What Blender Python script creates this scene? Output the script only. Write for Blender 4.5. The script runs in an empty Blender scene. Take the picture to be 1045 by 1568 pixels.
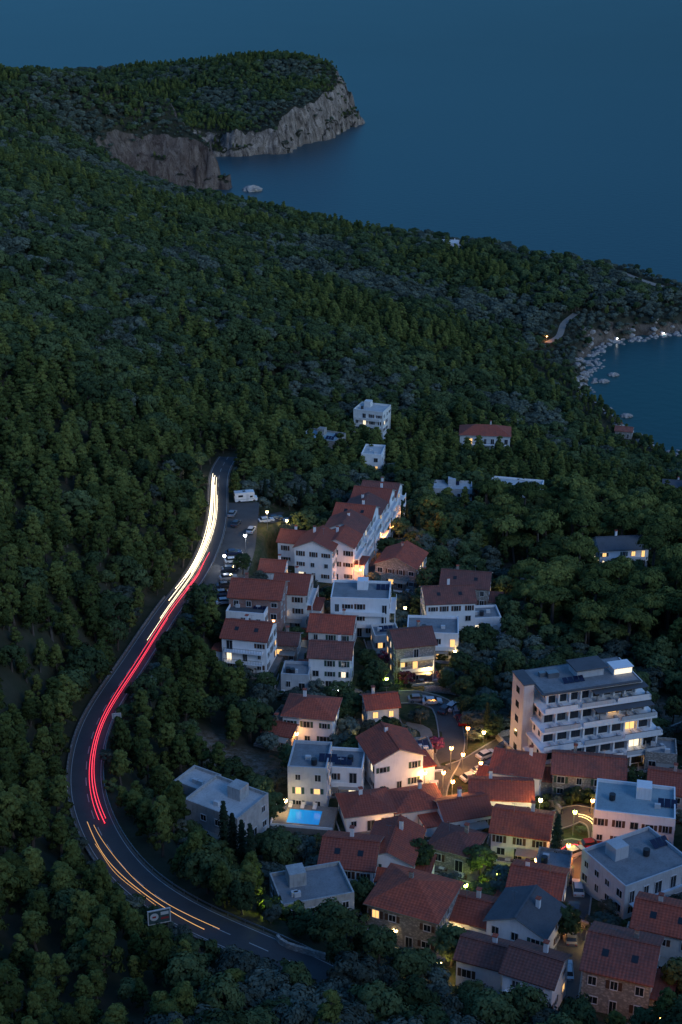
import bpy, bmesh, math, random
import numpy as np
from mathutils import Vector
random.seed(7); rng=np.random.default_rng(7)
sc=bpy.context.scene
R=math.radians
# ------------------------------------------------------------------ survey station (hillside viewpoint)
F=2177.; CP=math.cos(R(22)); SP=math.sin(R(22)); EYE=230.
def ray(u,v):
    a=(u-522.5)/F; b=(784-v)/F
    return np.array([a, CP+b*SP, -SP+b*CP])
def lvl(u,v,z):
    r=ray(u,v); t=(z-EYE)/r[2]
    return (r[0]*t, r[1]*t, float(z))
# ------------------------------------------------------------------ noise
_T=rng.random((256,256))
def vn(x,y,s,o=0):
    x=np.asarray(x)/s+o*17.3; y=np.asarray(y)/s+o*31.7
    xi=np.floor(x).astype(int); yi=np.floor(y).astype(int); fx=x-xi; fy=y-yi
    fx=fx*fx*(3-2*fx); fy=fy*fy*(3-2*fy)
    a=_T[xi%256,yi%256]; b=_T[(xi+1)%256,yi%256]; c=_T[xi%256,(yi+1)%256]; d=_T[(xi+1)%256,(yi+1)%256]
    return (a*(1-fx)+b*fx)*(1-fy)+(c*(1-fx)+d*fx)*fy
def fbm(x,y,s,n=4,o=0):
    r=0;a=1;t=0
    for i in range(n):
        r=r+a*vn(x,y,s/2**i,o+i); t+=a; a*=.5
    return r/t-.5
# ------------------------------------------------------------------ terrain heights
road_uvz=[(350,700,83),(336,722,84),(334,750,84),(333,790,84),(322,835,85),(297,885,86),(262,930,87.5),(232,975,89),(203,1020,90.5),(172,1065,92),(146,1110,93.5),(133,1160,95),(130,1205,96),(143,1255,97.5),(170,1307,99),(215,1358,100.5),(282,1402,102),(350,1433,103),(430,1462,103.5),(500,1500,104)]
ctl=[lvl(*p) for p in road_uvz]
for p in [(560,1500,95),(700,1540,95),(1000,1540,94),(900,1350,87),(1040,1300,86),(700,1200,82),(500,1200,84),(345,1300,89),(500,1400,91),
 (600,1050,77),(450,1050,80),(450,950,78),(550,850,72),(450,800,76),(700,900,70),(900,1100,76),(1040,1100,76),(900,900,66),(1040,900,62),
 (600,700,53),(500,650,53),(700,680,42),(850,700,28),(1000,720,8),(930,690,10),(400,650,64),
 (200,900,95),(100,1000,101),(0,1100,108),(0,1300,108),(60,1400,106),(0,1500,111),(300,1540,106),(100,1540,110),
 (0,900,112),(0,700,115),(0,550,120),(0,450,118),(0,380,112),(150,750,100),(200,600,92),(100,550,108),(300,600,80),
 (300,450,62),(100,450,95),(100,350,92),(300,370,48),(100,280,80),(0,250,88),(80,170,86),(60,116,103),(150,124,95),(0,118,104),
 (160,250,46),(240,285,26),(500,450,43),(500,370,22),(650,400,18),(780,385,16),(700,500,30),(850,450,15),(850,550,7),(600,600,47),(980,432,10),(500,550,58),(300,520,74),(400,330,20),(330,320,16)]:
    ctl.append(lvl(*p))
ctl+=[(0,60,150),(0,0,218),(-80,60,160),(80,60,150),(-160,0,225),(160,0,215),
 (-150,1425,52),(-128,1425,38),(-185,1430,56),(-180,1480,76),(-230,1420,64),(-240,1500,90),(-172,1340,16),(-225,1325,34),(-120,1310,13),
 (-100,1700,28),(-134,1680,20),(14,1936,34),(0,1960,50),(-20,1850,50),(-60,1760,42),(-100,2000,78),(-40,1990,75),(-200,1980,60),(-300,1950,44),(-300,1740,28),
 (-500,1900,42),(-800,1700,80),(-700,1200,120),(-400,700,140),(-400,300,150),(-300,0,220),(300,0,200),(300,300,75),(400,500,40),(600,300,80),(-1100,1000,150),(-1100,2300,60)]
ctl=np.array(ctl)
def phi(r): return np.sqrt(r*r+18.**2)
D=np.hypot(ctl[:,None,0]-ctl[None,:,0],ctl[:,None,1]-ctl[None,:,1])
n=len(ctl); A=np.zeros((n+1,n+1)); A[:n,:n]=phi(D)-np.eye(n)*6; A[:n,n]=1; A[n,:n]=1
W=np.linalg.solve(A,np.append(ctl[:,2],0))
def rbf(x,y):
    h=np.full(x.shape,W[n])
    for i in range(n): h+=W[i]*phi(np.hypot(x-ctl[i,0],y-ctl[i,1]))
    return h
coast=[(28,1946,36),(10,1880,24),(-4,1813,20),(-40,1735,18),(-69,1668,18),(-134,1630,20),(-160,1652,30),(-215,1640,30),(-225,1590,25),(-160,1500,16),(-118,1440,16),(-110,1414,16),(-146,1402,24),(-172,1396,36),(-186,1382,44),(-172,1368,34),(-146,1350,30),(-110,1325,30),(-72,1305,30),
 (-10,1215,30),(45,1150,25),(95,1120,25),(135,1092,20),(150,1050,20),(185,1032,20),(215,1020,16),(238,985,16),(262,925,15),(213,866,14),(190,861,14),(176,851,14),(156,838,14),(144,796,12),(128,738,12),(137,699,12),(147,653,12),(165,630,12),(250,600,15),(400,560,25),(650,420,30),(900,0,30),(900,-400,30),(-1800,-400,30),(-1800,2500,60),(-500,2230,40),(-250,2150,30),(-60,2110,30),(20,2040,30)]
cst=np.array(coast,float)
def coast_d(x,y):
    best=np.full(x.shape,1e9); wid=np.full(x.shape,20.); ins=np.zeros(x.shape,bool); m=len(cst)
    for i in range(m):
        a=cst[i]; b=cst[(i+1)%m]; ex,ey=b[0]-a[0],b[1]-a[1]
        t=np.clip(((x-a[0])*ex+(y-a[1])*ey)/(ex*ex+ey*ey),0,1)
        d=np.hypot(x-a[0]-t*ex,y-a[1]-t*ey); k=d<best
        best=np.where(k,d,best); wid=np.where(k,a[2]*(1-t)+b[2]*t,wid)
        c=((a[1]>y)!=(b[1]>y)); 
        with np.errstate(divide='ignore',invalid='ignore'):
            xi=a[0]+(y-a[1])*ex/(ey if ey!=0 else 1e-9)
        ins^=(c&(x<xi))
    return np.where(ins,best,-best),wid
xs=np.concatenate([np.arange(-1500,-600,20),np.arange(-600,-250,3.),np.arange(-250,-130,2.),np.arange(-130,180,1.5),np.arange(180,330,3.),np.arange(330,900,15)])
ys=np.concatenate([np.arange(-300,120,8.),np.arange(120,480,1.5),np.arange(480,1380,3.),np.arange(1380,1460,1.5),np.arange(1460,1640,3.),np.arange(1640,1960,1.7),np.arange(1960,2180,4.),np.arange(2180,2500,15.)])
GX,GY=np.meshgrid(xs,ys)
H=rbf(GX,GY)
cd,cw=coast_d(GX,GY)
far=GY>1300
rid=1-2*np.abs(fbm(GX,GY*.6,26,3,33))*2      # ridged gullies
jag=np.where(far,fbm(GX,GY,40,4,3)*26+fbm(GX,GY,9,3,8)*10+(rid-.8)*8,fbm(GX,GY,40,4,3)*14+fbm(GX,GY,9,3,8)*5)
cdj=cd+jag*np.clip(1.3-np.abs(cd)/60,0,1)
g=np.clip((cdj+3)/cw,0,1)
crag=fbm(GX+GY*.4,GY,12,3,5)
edge=np.clip(1-np.abs(cd)/45,0,1)
H=H+fbm(GX,GY,60,4,1)*7*np.clip((GY-420)/200,.2,1)+crag*12*((g<1)&(g>0))*np.where(far,1,.3)+np.where(far,edge*fbm(GX,GY,22,4,44)*22,0)
g=np.where(g<1,np.clip(g+.16*np.sin(g*11+crag*9)*(g>0)*(1-g),0,1)**.75,1)
Z=-9+(H+9)*g
Z=np.where(cdj<-3,-9-np.clip(-cdj*.05,0,20),Z)
def zt(x,y):
    x=np.atleast_1d(np.asarray(x,float)); y=np.atleast_1d(np.asarray(y,float))
    i=np.clip(np.searchsorted(xs,x)-1,0,len(xs)-2); j=np.clip(np.searchsorted(ys,y)-1,0,len(ys)-2)
    fx=np.clip((x-xs[i])/(xs[i+1]-xs[i]),0,1); fy=np.clip((y-ys[j])/(ys[j+1]-ys[j]),0,1)
    return (Z[j,i]*(1-fx)+Z[j,i+1]*fx)*(1-fy)+(Z[j+1,i]*(1-fx)+Z[j+1,i+1]*fx)*fy
def z1(x,y): return float(zt(x,y)[0])
TT=np.concatenate([np.arange(90,700,.5),np.arange(700,2600,1.5)])
def site(u,v):
    r=ray(u,v); X=r[0]*TT; Y=r[1]*TT; Q=EYE+r[2]*TT-zt(X,Y)
    k=np.argmax(Q<0)
    if k==0: k=len(TT)-1
    a=Q[k-1]; b=Q[k]; f=a/(a-b) if a!=b else 0
    t=TT[k-1]+(TT[k]-TT[k-1])*f
    return np.array([r[0]*t,r[1]*t,EYE+r[2]*t])
def spline(P,step=1.5):
    P=np.array(P,float); out=[]
    Q=np.vstack([2*P[0]-P[1],P,2*P[-1]-P[-2]])
    for i in range(1,len(Q)-2):
        L=np.linalg.norm(Q[i+1]-Q[i]); k=max(2,int(L/step))
        for s in range(k):
            t=s/k
            out.append(.5*((2*Q[i])+(-Q[i-1]+Q[i+1])*t+(2*Q[i-1]-5*Q[i]+4*Q[i+1]-Q[i+2])*t*t+(-Q[i-1]+3*Q[i]-3*Q[i+1]+Q[i+2])*t**3))
    out.append(Q[-2]); return np.array(out)
def smooth(a,k):
    for _ in range(k):
        b=a.copy(); b[1:-1]=(a[:-2]+a[1:-1]*2+a[2:])/4; a=b
    return a
def pd(x,y,P):
    best=np.full(x.shape,1e9); zz=np.zeros(x.shape)
    for i in range(len(P)-1):
        a=P[i]; e=P[i+1]-a; q=e[0]**2+e[1]**2+1e-9
        t=np.clip(((x-a[0])*e[0]+(y-a[1])*e[1])/q,0,1)
        d=np.hypot(x-a[0]-t*e[0],y-a[1]-t*e[1]); k=d<best
        best=np.where(k,d,best); zz=np.where(k,a[2]+t*e[2],zz)
    return best,zz
def carve(P,hw,bl):
    m=hw+bl+2
    i0,i1=np.searchsorted(xs,[P[:,0].min()-m,P[:,0].max()+m]); j0,j1=np.searchsorted(ys,[P[:,1].min()-m,P[:,1].max()+m])
    X=GX[j0:j1,i0:i1]; Y=GY[j0:j1,i0:i1]; d,zz=pd(X,Y,P[::2] if len(P)>60 else P)
    k=np.clip((d-hw)/bl,0,1); k=k*k*(3-2*k)
    Z[j0:j1,i0:i1]=Z[j0:j1,i0:i1]*k+(zz-.02)*(1-k)
road=spline([lvl(*p) for p in road_uvz],1.5); road[:,2]=smooth(road[:,2],30); road[:,:2]=smooth(road[:,:2],40)
carve(road,4.0,12)
streets=[]
def street(name,uv,w,hw_extra=1.0,kind='street'):
    P=spline([site(*q) for q in uv],1.5); P[:,2]=smooth(P[:,2],40)
    carve(P,w/2+hw_extra,2.5); streets.append((name,P,w,kind))
street('village_street',[(665,1250),(662,1222),(668,1195),(684,1165),(692,1140),(690,1115),(684,1092),(672,1080),(640,1070),(612,1068)],5)
street('village_street',[(696,1180),(722,1170),(756,1150),(786,1132)],4.5)
street('upper_lane',[(545,905),(556,880),(572,850),(590,815),(600,785),(606,755)],5)
street('lower_lane',[(838,1345),(858,1310),(880,1300),(905,1302),(925,1288),(918,1262),(885,1250),(850,1258),(800,1262)],5)
street('lower_lane',[(905,1302),(890,1335),(884,1380),(878,1420),(870,1480),(862,1530)],4)
street('parking_area',[(336,925),(346,885),(360,845),(366,805),(370,770)],10,1.0,'lot')
street('parking_area',[(395,800),(425,792),(450,800)],8,1.0,'lot')
street('parking_area',[(715,1195),(738,1182),(760,1170)],8,1.0,'lot')
street('coastal_track',[(838,525),(856,515),(864,495),(882,480)],4,.5,'track')
street('coastal_track',[(945,415),(985,430),(1038,446)],6,1.5,'track')
street('terrace_path',[(780,1460),(765,1500),(790,1530)],2.5,.5,'track')
street('terrace_path',[(440,1080),(425,1100),(415,1130)],2.5,.5,'track')
street('terrace_path',[(620,1110),(650,1120),(655,1145)],2.5,.5,'track')
LP=streets[3][1]
# ------------------------------------------------------------------ materials
def newmat(name):
    m=bpy.data.materials.new(name); m.use_nodes=True; nt=m.node_tree
    return m,nt,nt.nodes['Principled BSDF']
def N(nt,t,**k):
    n_=nt.nodes.new(t)
    for a,b in k.items():
        if a in n_.inputs.keys(): n_.inputs[a].default_value=b
        else: setattr(n_,a,b)
    return n_
def mixc(nt,f,a,b,bt='MIX'):
    m=nt.nodes.new('ShaderNodeMix'); m.data_type='RGBA'; m.blend_type=bt
    for s,v in ((0,f),(6,a),(7,b)):
        if isinstance(v,(int,float)): m.inputs[s].default_value=v
        elif isinstance(v,tuple): m.inputs[s].default_value=(*v,1)
        else: nt.links.new(v,m.inputs[s])
    return m.outputs[2]
def ramp(nt,v,a,b):
    m=nt.nodes.new('ShaderNodeMapRange'); nt.links.new(v,m.inputs[0]); m.inputs[1].default_value=a; m.inputs[2].default_value=b; return m.outputs[0]
def plaster(name,col,dirt=.35,scale=.6,rough=.9,dcol=None,bump=.15):
    m,nt,b=newmat(name); tc=N(nt,'ShaderNodeTexCoord')
    n1=N(nt,'ShaderNodeTexNoise',Scale=scale,Detail=6.,Roughness=.65); nt.links.new(tc.outputs['Object'],n1.inputs[0])
    mp=N(nt,'ShaderNodeMapping'); mp.inputs['Scale'].default_value=(3,3,.35); nt.links.new(tc.outputs['Object'],mp.inputs[0])
    n2=N(nt,'ShaderNodeTexNoise',Scale=1.2,Detail=4.); nt.links.new(mp.outputs[0],n2.inputs[0])
    d=dcol or tuple(c*.45 for c in col)
    f=N(nt,'ShaderNodeMath',operation='MULTIPLY'); nt.links.new(ramp(nt,n1.outputs[0],.42,.72),f.inputs[0]); f.inputs[1].default_value=dirt
    c=mixc(nt,f.outputs[0],col,d)
    f2=N(nt,'ShaderNodeMath',operation='MULTIPLY'); nt.links.new(ramp(nt,n2.outputs[0],.5,.75),f2.inputs[0]); f2.inputs[1].default_value=dirt
    c=mixc(nt,f2.outputs[0],c,d)
    nt.links.new(c,b.inputs['Base Color']); b.inputs['Roughness'].default_value=rough
    bp=N(nt,'ShaderNodeBump',Strength=bump,Distance=.1); nt.links.new(n1.outputs[0],bp.inputs['Height']); nt.links.new(bp.outputs[0],b.inputs['Normal'])
    return m
def stone(name,c1,c2,mortar,sc_=2.2):
    m,nt,b=newmat(name); tc=N(nt,'ShaderNodeTexCoord')
    vo=N(nt,'ShaderNodeTexVoronoi',Scale=sc_); mp=N(nt,'ShaderNodeMapping'); mp.inputs['Scale'].default_value=(1,1,1.6)
    nt.links.new(tc.outputs['Object'],mp.inputs[0]); nt.links.new(mp.outputs[0],vo.inputs[0])
    sx=N(nt,'ShaderNodeSeparateColor'); nt.links.new(vo.outputs['Color'],sx.inputs[0])
    c=mixc(nt,sx.outputs[0],c1,c2); c=mixc(nt,ramp(nt,vo.outputs['Distance'],.32,.6),c,mortar)
    n1=N(nt,'ShaderNodeTexNoise',Scale=.5,Detail=5.); nt.links.new(tc.outputs['Object'],n1.inputs[0])
    c=mixc(nt,ramp(nt,n1.outputs[0],.5,.85),c,tuple(x*.4 for x in c1))
    nt.links.new(c,b.inputs['Base Color']); b.inputs['Roughness'].default_value=.95
    bp=N(nt,'ShaderNodeBump',Strength=.5,Distance=.06,invert=True); nt.links.new(vo.outputs['Distance'],bp.inputs['Height']); nt.links.new(bp.outputs[0],b.inputs['Normal'])
    return m
def tiles(name,ca,cb,cc):
    m,nt,b=newmat(name); tc=N(nt,'ShaderNodeTexCoord'); oi=N(nt,'ShaderNodeObjectInfo')
    w1=N(nt,'ShaderNodeTexWave',Scale=.62,Distortion=.15,wave_type='BANDS',bands_direction='X'); nt.links.new(tc.outputs['Object'],w1.inputs[0])
    w2=N(nt,'ShaderNodeTexWave',Scale=.75,Distortion=.2,wave_type='BANDS',bands_direction='Y'); nt.links.new(tc.outputs['Object'],w2.inputs[0])
    n1=N(nt,'ShaderNodeTexNoise',Scale=.55,Detail=6.,Roughness=.7); nt.links.new(tc.outputs['Object'],n1.inputs[0])
    br=N(nt,'ShaderNodeTexVoronoi',Scale=2.6); nt.links.new(tc.outputs['Object'],br.inputs[0])
    sx=N(nt,'ShaderNodeSeparateColor'); nt.links.new(br.outputs['Color'],sx.inputs[0])
    c=mixc(nt,oi.outputs['Random'],ca,cb); c=mixc(nt,ramp(nt,n1.outputs[0],.46,.7),c,cc)
    v=N(nt,'ShaderNodeMath',operation='MULTIPLY'); nt.links.new(sx.outputs[0],v.inputs[0]); v.inputs[1].default_value=.4
    c=mixc(nt,v.outputs[0],c,tuple(x*.35 for x in ca))
    v=N(nt,'ShaderNodeMath',operation='MULTIPLY'); nt.links.new(w1.outputs[1],v.inputs[0]); v.inputs[1].default_value=.35
    c=mixc(nt,v.outputs[0],c,tuple(x*.3 for x in ca))
    nt.links.new(c,b.inputs['Base Color']); b.inputs['Roughness'].default_value=.85
    ad=N(nt,'ShaderNodeMath',operation='ADD'); nt.links.new(w1.outputs[1],ad.inputs[0]); nt.links.new(w2.outputs[1],ad.inputs[1])
    bp=N(nt,'ShaderNodeBump',Strength=.5,Distance=.08); nt.links.new(ad.outputs[0],bp.inputs['Height']); nt.links.new(bp.outputs[0],b.inputs['Normal'])
    return m
def plain(name,col,rough=.6,metal=0,em=None,es=0):
    m,nt,b=newmat(name); b.inputs['Roughness'].default_value=rough; b.inputs['Metallic'].default_value=metal
    n1=N(nt,'ShaderNodeTexNoise',Scale=3.,Detail=3.); tc=N(nt,'ShaderNodeTexCoord'); nt.links.new(tc.outputs['Object'],n1.inputs[0])
    nt.links.new(mixc(nt,n1.outputs[0],tuple(c*1.1 for c in col),tuple(c*.75 for c in col)),b.inputs['Base Color'])
    if em: b.inputs['Emission Color'].default_value=(*em,1); b.inputs['Emission Strength'].default_value=es
    return m
MT={}
MT['white']=plaster('white_plaster',(.82,.82,.82),.18); MT['cream']=plaster('cream_plaster',(.7,.67,.63),.28)
MT['pink']=plaster('pink_plaster',(.58,.44,.4),.3); MT['grey']=plaster('grey_plaster',(.52,.53,.54),.3)
MT['concrete']=plaster('bare_concrete',(.44,.44,.43),.6,.8); MT['stone']=stone('rubble_stone',(.48,.44,.39),(.32,.29,.26),(.24,.22,.2))
MT['darkstone']=stone('old_stone',(.3,.28,.26),(.2,.18,.17),(.12,.11,.1)); MT['brick']=stone('red_brick',(.42,.17,.12),(.32,.12,.09),(.28,.22,.2),4.)
MT['tile']=tiles('terracotta_tiles',(.6,.12,.06),(.32,.08,.05),(.24,.08,.06)); MT['oldtile']=tiles('weathered_tiles',(.36,.11,.075),(.2,.08,.065),(.12,.07,.06))
MT['slate']=plaster('dark_grey_roofing',(.1,.105,.115),.4,.5); MT['roofgrey']=plaster('grey_flat_roof',(.24,.25,.26),.6,.4); MT['roofpale']=plaster('pale_screed_roof',(.52,.52,.51),.5,.3)
MT['roofblue']=plaster('blue_membrane_roof',(.28,.37,.4),.4,.3); MT['glass']=plain('window_glass',(.02,.025,.03),.12)
MT['frame']=plain('window_frame',(.6,.6,.6),.6); MT['shut']=plain('brown_shutter',(.09,.045,.03),.7); MT['shutg']=plain('green_shutter',(.03,.08,.06),.7)
MT['lit']=plain('lit_window',(.5,.35,.15),.5,0,(1,.56,.18),1.4); MT['litw']=plain('lit_window_cool',(.5,.5,.5),.5,0,(1,.8,.5),1.4)
MT['door']=plain('wooden_door',(.08,.04,.025),.6); MT['rail']=plain('iron_railing',(.05,.05,.055),.5,.5); MT['paving']=plaster('patio_paving',(.2,.185,.17),.6,.5)
MT['metal']=plain('galvanised_metal',(.35,.36,.37),.4,.8); MT['tank']=plain('black_water_tank',(.03,.03,.035),.4); MT['solar']=plain('solar_panel',(.015,.02,.05),.2)
MT['water']=plain('pool_water',(.01,.2,.45),.15,0,(.0,.25,.8),.5)
MT['cloth']=plain('awning_cloth',(.35,.3,.25),.9)
# ------------------------------------------------------------------ mesh helper
def link(o,parent=None):
    sc.collection.objects.link(o)
    if parent is not None: o.parent=parent
    return o
class M:
    def __init__(s): s.v=[];s.f=[];s.m=[];s.mats=[]
    def mi(s,k):
        if k not in s.mats: s.mats.append(k)
        return s.mats.index(k)
    def poly(s,pts,mat):
        b=len(s.v); s.v+= [tuple(p) for p in pts]; s.f.append(tuple(range(b,b+len(pts)))); s.m.append(s.mi(mat))
    def box(s,c,d,mat,rz=0):
        x,y,z=c; a,b_,h=d[0]/2,d[1]/2,d[2]/2; b=len(s.v); i=s.mi(mat); cs,sn=math.cos(rz),math.sin(rz)
        for dz in (-h,h):
            for dx,dy in ((-a,-b_),(a,-b_),(a,b_),(-a,b_)): s.v.append((x+dx*cs-dy*sn,y+dx*sn+dy*cs,z+dz))
        for q in ((0,3,2,1),(4,5,6,7),(0,1,5,4),(1,2,6,5),(2,3,7,6),(3,0,4,7)): s.f.append(tuple(b+k for k in q)); s.m.append(i)
    def prism(s,prof,y0,y1,mat):
        b=len(s.v); k=len(prof); i=s.mi(mat)
        for y in (y0,y1):
            for p in prof: s.v.append((p[0],y,p[1]))
        for j in range(k):
            j2=(j+1)%k; s.f.append((b+j,b+j2,b+k+j2,b+k+j)); s.m.append(i)
        s.f.append(tuple(b+j for j in range(k))[::-1]); s.m.append(i); s.f.append(tuple(b+k+j for j in range(k))); s.m.append(i)
    def cyl(s,c,r,h,mat,axis='z',nseg=10,r2=None):
        b=len(s.v); i=s.mi(mat); r2=r if r2 is None else r2
        for e,rr in ((-h/2,r),(h/2,r2)):
            for j in range(nseg):
                a=2*math.pi*j/nseg; p,q=rr*math.cos(a),rr*math.sin(a)
                s.v.append((c[0]+p,c[1]+q,c[2]+e) if axis=='z' else ((c[0]+p,c[1]+e,c[2]+q) if axis=='y' else (c[0]+e,c[1]+p,c[2]+q)))
        for j in range(nseg): s.f.append((b+j,b+(j+1)%nseg,b+nseg+(j+1)%nseg,b+nseg+j)); s.m.append(i)
        s.f.append(tuple(b+j for j in range(nseg))[::-1]); s.m.append(i); s.f.append(tuple(b+nseg+j for j in range(nseg))); s.m.append(i)
    def mesh(s,name):
        me=bpy.data.meshes.new(name); me.from_pydata(s.v,[],s.f)
        for k in s.mats: me.materials.append(MT[k] if isinstance(k,str) else k)
        me.polygons.foreach_set('material_index',s.m); me.update(); return me
    def obj(s,name,parent=None):
        if not s.f: return None
        return link(bpy.data.objects.new(name,s.mesh(name)),parent)
# ------------------------------------------------------------------ house specs
HS=[]; 
def hs(name,u,v,w,d,h,yaw,roof='gx',wall='white',rf='tile',off=None,**k): HS.append(dict(name=name,u=u,v=v,w=w,d=d,h=h,yaw=R(yaw),roof=roof,wall=wall,rf=rf,off=off,k=k))
hs('white_terraced_house',488,892,10,10,9,-14,'gy')
hs('white_terraced_house',522,893,9,9,10.,-14,'gy',side=1)
for i,(hh,rr) in enumerate([(10.6,'gy'),(11.8,'gx'),(11,'gy'),(12,'gx'),(11.2,'gx')]): hs('white_terraced_house',522,893,10.5,9.6,hh,-14,rr,off=(2.6*(i+1)-1,9.7*(i+1)),side=1,rf='tile' if i%2 else 'oldtile')
hs('white_house',455,868,8,8,6.5,-14,'gx')
hs('stone_house',614,903,11,11,6.2,-18,'gy','stone',lit=.2)
hs('stone_house',712,945,12,10,8,-10,'gx','stone','oldtile')
hs('white_house',684,972,12,10,8.5,5,'gx','white','oldtile',lit=.0)
hs('white_house',738,972,8,7,4,5,'flat','white','roofgrey')
hs('white_apartment_house',553,975,14,10,9.5,-4,'flat','white','roofgrey',balc=1,side=1,lit=.2)
hs('brick_house',398,972,12,10,9,-8,'gx','brick',shut=0)
hs('cream_house',450,962,8,11,9,-8,'gx','cream',side=1)
hs('white_house',383,978,9,8,5.5,-10,'flat','white','slate')
hs('white_house',384,1032,10,9,8.,-12,'gx','white',balc=2,lit=.15)
hs('cream_house',510,1002,10,9,5.5,-8,'gx','cream')
hs('white_house',508,1057,9,8,7.8,-6,'gx','white','oldtile')
hs('stone_house',628,1043,9,9,8.6,12,'gx','stone','oldtile',balc=1,lit=.45)
hs('white_house',662,1008,12,9,6.,-4,'flat','white','roofgrey',balc=1,lit=.15)
hs('white_house',478,1143,10,8.5,6.4,-10,'hip','white')
hs('stone_cottage',582,1124,6.5,6,6.,10,'gx','cream',lit=.2)
hs('white_house',597,1216,9.5,9.5,7,18,'gy','white',lit=.06)
hs('grey_apartment_house',476,1242,7,9,8.5,-6,'flat','grey','roofgrey',lit=.3)
hs('white_house',529,1216,7,7,5.,-6,'flat','white','roofgrey',balc=1,lit=.25)
hs('unfinished_concrete_house',350,1302,11,9,6.2,-32,'flat','concrete','roofpale',shut=0,lit=0,out=1)
hs('unfinished_concrete_house',305,1240,6,6,3.6,-32,'flat','concrete','roofpale',shut=0,lit=0,out=1)
hs('white_cottage',560,1275,8.5,7,3.6,12,'hip','white')
hs('terracotta_roofed_house',635,1270,9,7,3.8,14,'hip','cream')
hs('terracotta_roofed_house',706,1282,8.5,7,3.6,16,'gx','white')
hs('terracotta_roofed_house',765,1254,11,7,4.2,-4,'gx','white',lit=.2)
hs('terracotta_roofed_house',797,1320,9.5,8,5,-14,'gx','cream')
hs('white_house',790,1228,9,8,5.6,-14,'hip','white',balc=2)
hs('stone_house',898,1226,13,8,5,-10,'gx','stone','oldtile',lit=.3)
hs('blue_roofed_building',966,1304,13.5,10,6.4,-12,'flat','white','roofblue',lit=.0)
hs('flat_roofed_building',968,1402,13.5,11,5.5,28,'flat','grey','roofgrey',shut=0,lit=.0,balc=1)
hs('white_house',538,1372,8.5,9,5.5,-10,'gx','white')
hs('white_house',602,1364,8,10,5.5,-14,'gy','white')
hs('old_stone_house',698,1337,7.5,7,3.6,-24,'hip','stone','oldtile',lit=0)
hs('stone_house',632,1458,11,10,6.4,-24,'hip','stone',lit=.15)
hs('old_concrete_house',478,1425,11,8,4.8,16,'flat','concrete','roofgrey',lit=.0,out=1)
hs('white_house',820,1414,8,8,4.8,-18,'gx','white')
hs('stone_cottage',720,1450,6.5,7,4.2,-20,'gx','cream')
hs('white_house',800,1478,9,8,5.4,-28,'gy','white','slate')
hs('white_house',816,1552,7,7,5.4,-26,'gx','white','oldtile',balc=1)
hs('stone_house',945,1555,9,10,6.5,-20,'gx','stone','oldtile',lit=.1)
hs('stone_house',1015,1490,9,8,6.5,-20,'gx','cream','tile')
hs('pink_house',1032,1255,10,8,5,-14,'gx','pink','tile')
hs('grey_villa',946,880,14,9,8,6,'gx','white','slate',balc=1,lit=.5,out=1)
hs('white_villa',742,692,20,12,7,-6,'hip','grey','tile',balc=2,out=1)
hs('cream_tower_house',570,674,12,10,11,-20,'flat','cream','roofpale',balc=1,out=1)
hs('low_white_house',494,692,14,10,4,-24,'flat','stone','roofblue',out=1)
hs('small_white_house',572,722,7,10,6,-10,'flat','white','roofpale',lit=.1,out=1)
hs('terrace_building',688,765,15,8,3.4,-4,'flat','grey','roofpale',out=1)
hs('terrace_building',790,768,18,9,4.5,-14,'flat','white','roofpale',out=1)
hs('beach_house',690,381,12,8,4,-10,'gx','white','roofpale',lit=.5,out=1)
hs('small_white_house',1032,760,9,7,4,-10,'gx','white','slate',out=1)
hs('terracotta_roofed_house',432,1146,6,5,2.8,-20,'gx','stone')
hs('small_white_house',455,1060,6,6,3.6,-6,'flat','grey','roofgrey')
hs('white_house',420,902,6,7,4.6,-8,'gx','white')
hs('white_cottage',846,1360,5.5,5,3.2,-14,'flat','stone','roofgrey')
hs('white_cottage',640,1175,5,5,3.,10,'flat','stone','roofgrey')
hs('stone_cottage',440,1012,5.5,6,4,-8,'gx','stone','oldtile')
hs('cream_house',590,1000,6,6,4,8,'flat','cream','roofgrey',lit=.3)
hs('stone_cottage',1008,1185,6,6,4,-10,'flat','stone','roofgrey',lit=.2)
hs('white_house',740,1520,6.5,6,4.6,-22,'gx','white','oldtile')
hs('small_white_house',955,672,8,6,3.5,-16,'gx','stone','oldtile',out=1)
for h in HS:
    P=site(h['u'],h['v']); L=math.hypot(P[0],P[1]); aw=np.array([P[0]/L,P[1]/L])
    e=(abs(h['d']*math.cos(h['yaw']))+abs(h['w']*math.sin(h['yaw'])))/2
    C=P[:2]+aw*e; z=.5*P[2]+.5*z1(*C)
    if h['off']: C=C+np.array(h['off']); z=min(z,z1(*C)+.3)
    h['C']=C; h['z']=z
HOTEL=dict(w=26,d=16,yaw=R(16)); P=site(888,1190); aw=P[:2]/np.linalg.norm(P[:2]); HOTEL['C']=P[:2]+aw*10.5; HOTEL['z']=P[2]
POOL=dict(C=site(466,1268)[:2]+np.array([0,2.5]),yaw=R(-8)); POOL['z']=z1(*POOL['C'])+.9
def pad(C,z,w,d,yaw,bl=2.5,m=1.2):
    r=max(w,d)+bl+4
    i0,i1=np.searchsorted(xs,[C[0]-r,C[0]+r]); j0,j1=np.searchsorted(ys,[C[1]-r,C[1]+r])
    X=GX[j0:j1,i0:i1]-C[0]; Y=GY[j0:j1,i0:i1]-C[1]; c,s=math.cos(yaw),math.sin(yaw)
    lx=X*c+Y*s; ly=-X*s+Y*c
    dd=np.hypot(np.clip(np.abs(lx)-w/2-m,0,None),np.clip(np.abs(ly)-d/2-m,0,None)); k=np.clip(dd/bl,0,1)
    Z[j0:j1,i0:i1]=Z[j0:j1,i0:i1]*k+(z-.1)*(1-k)
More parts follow.
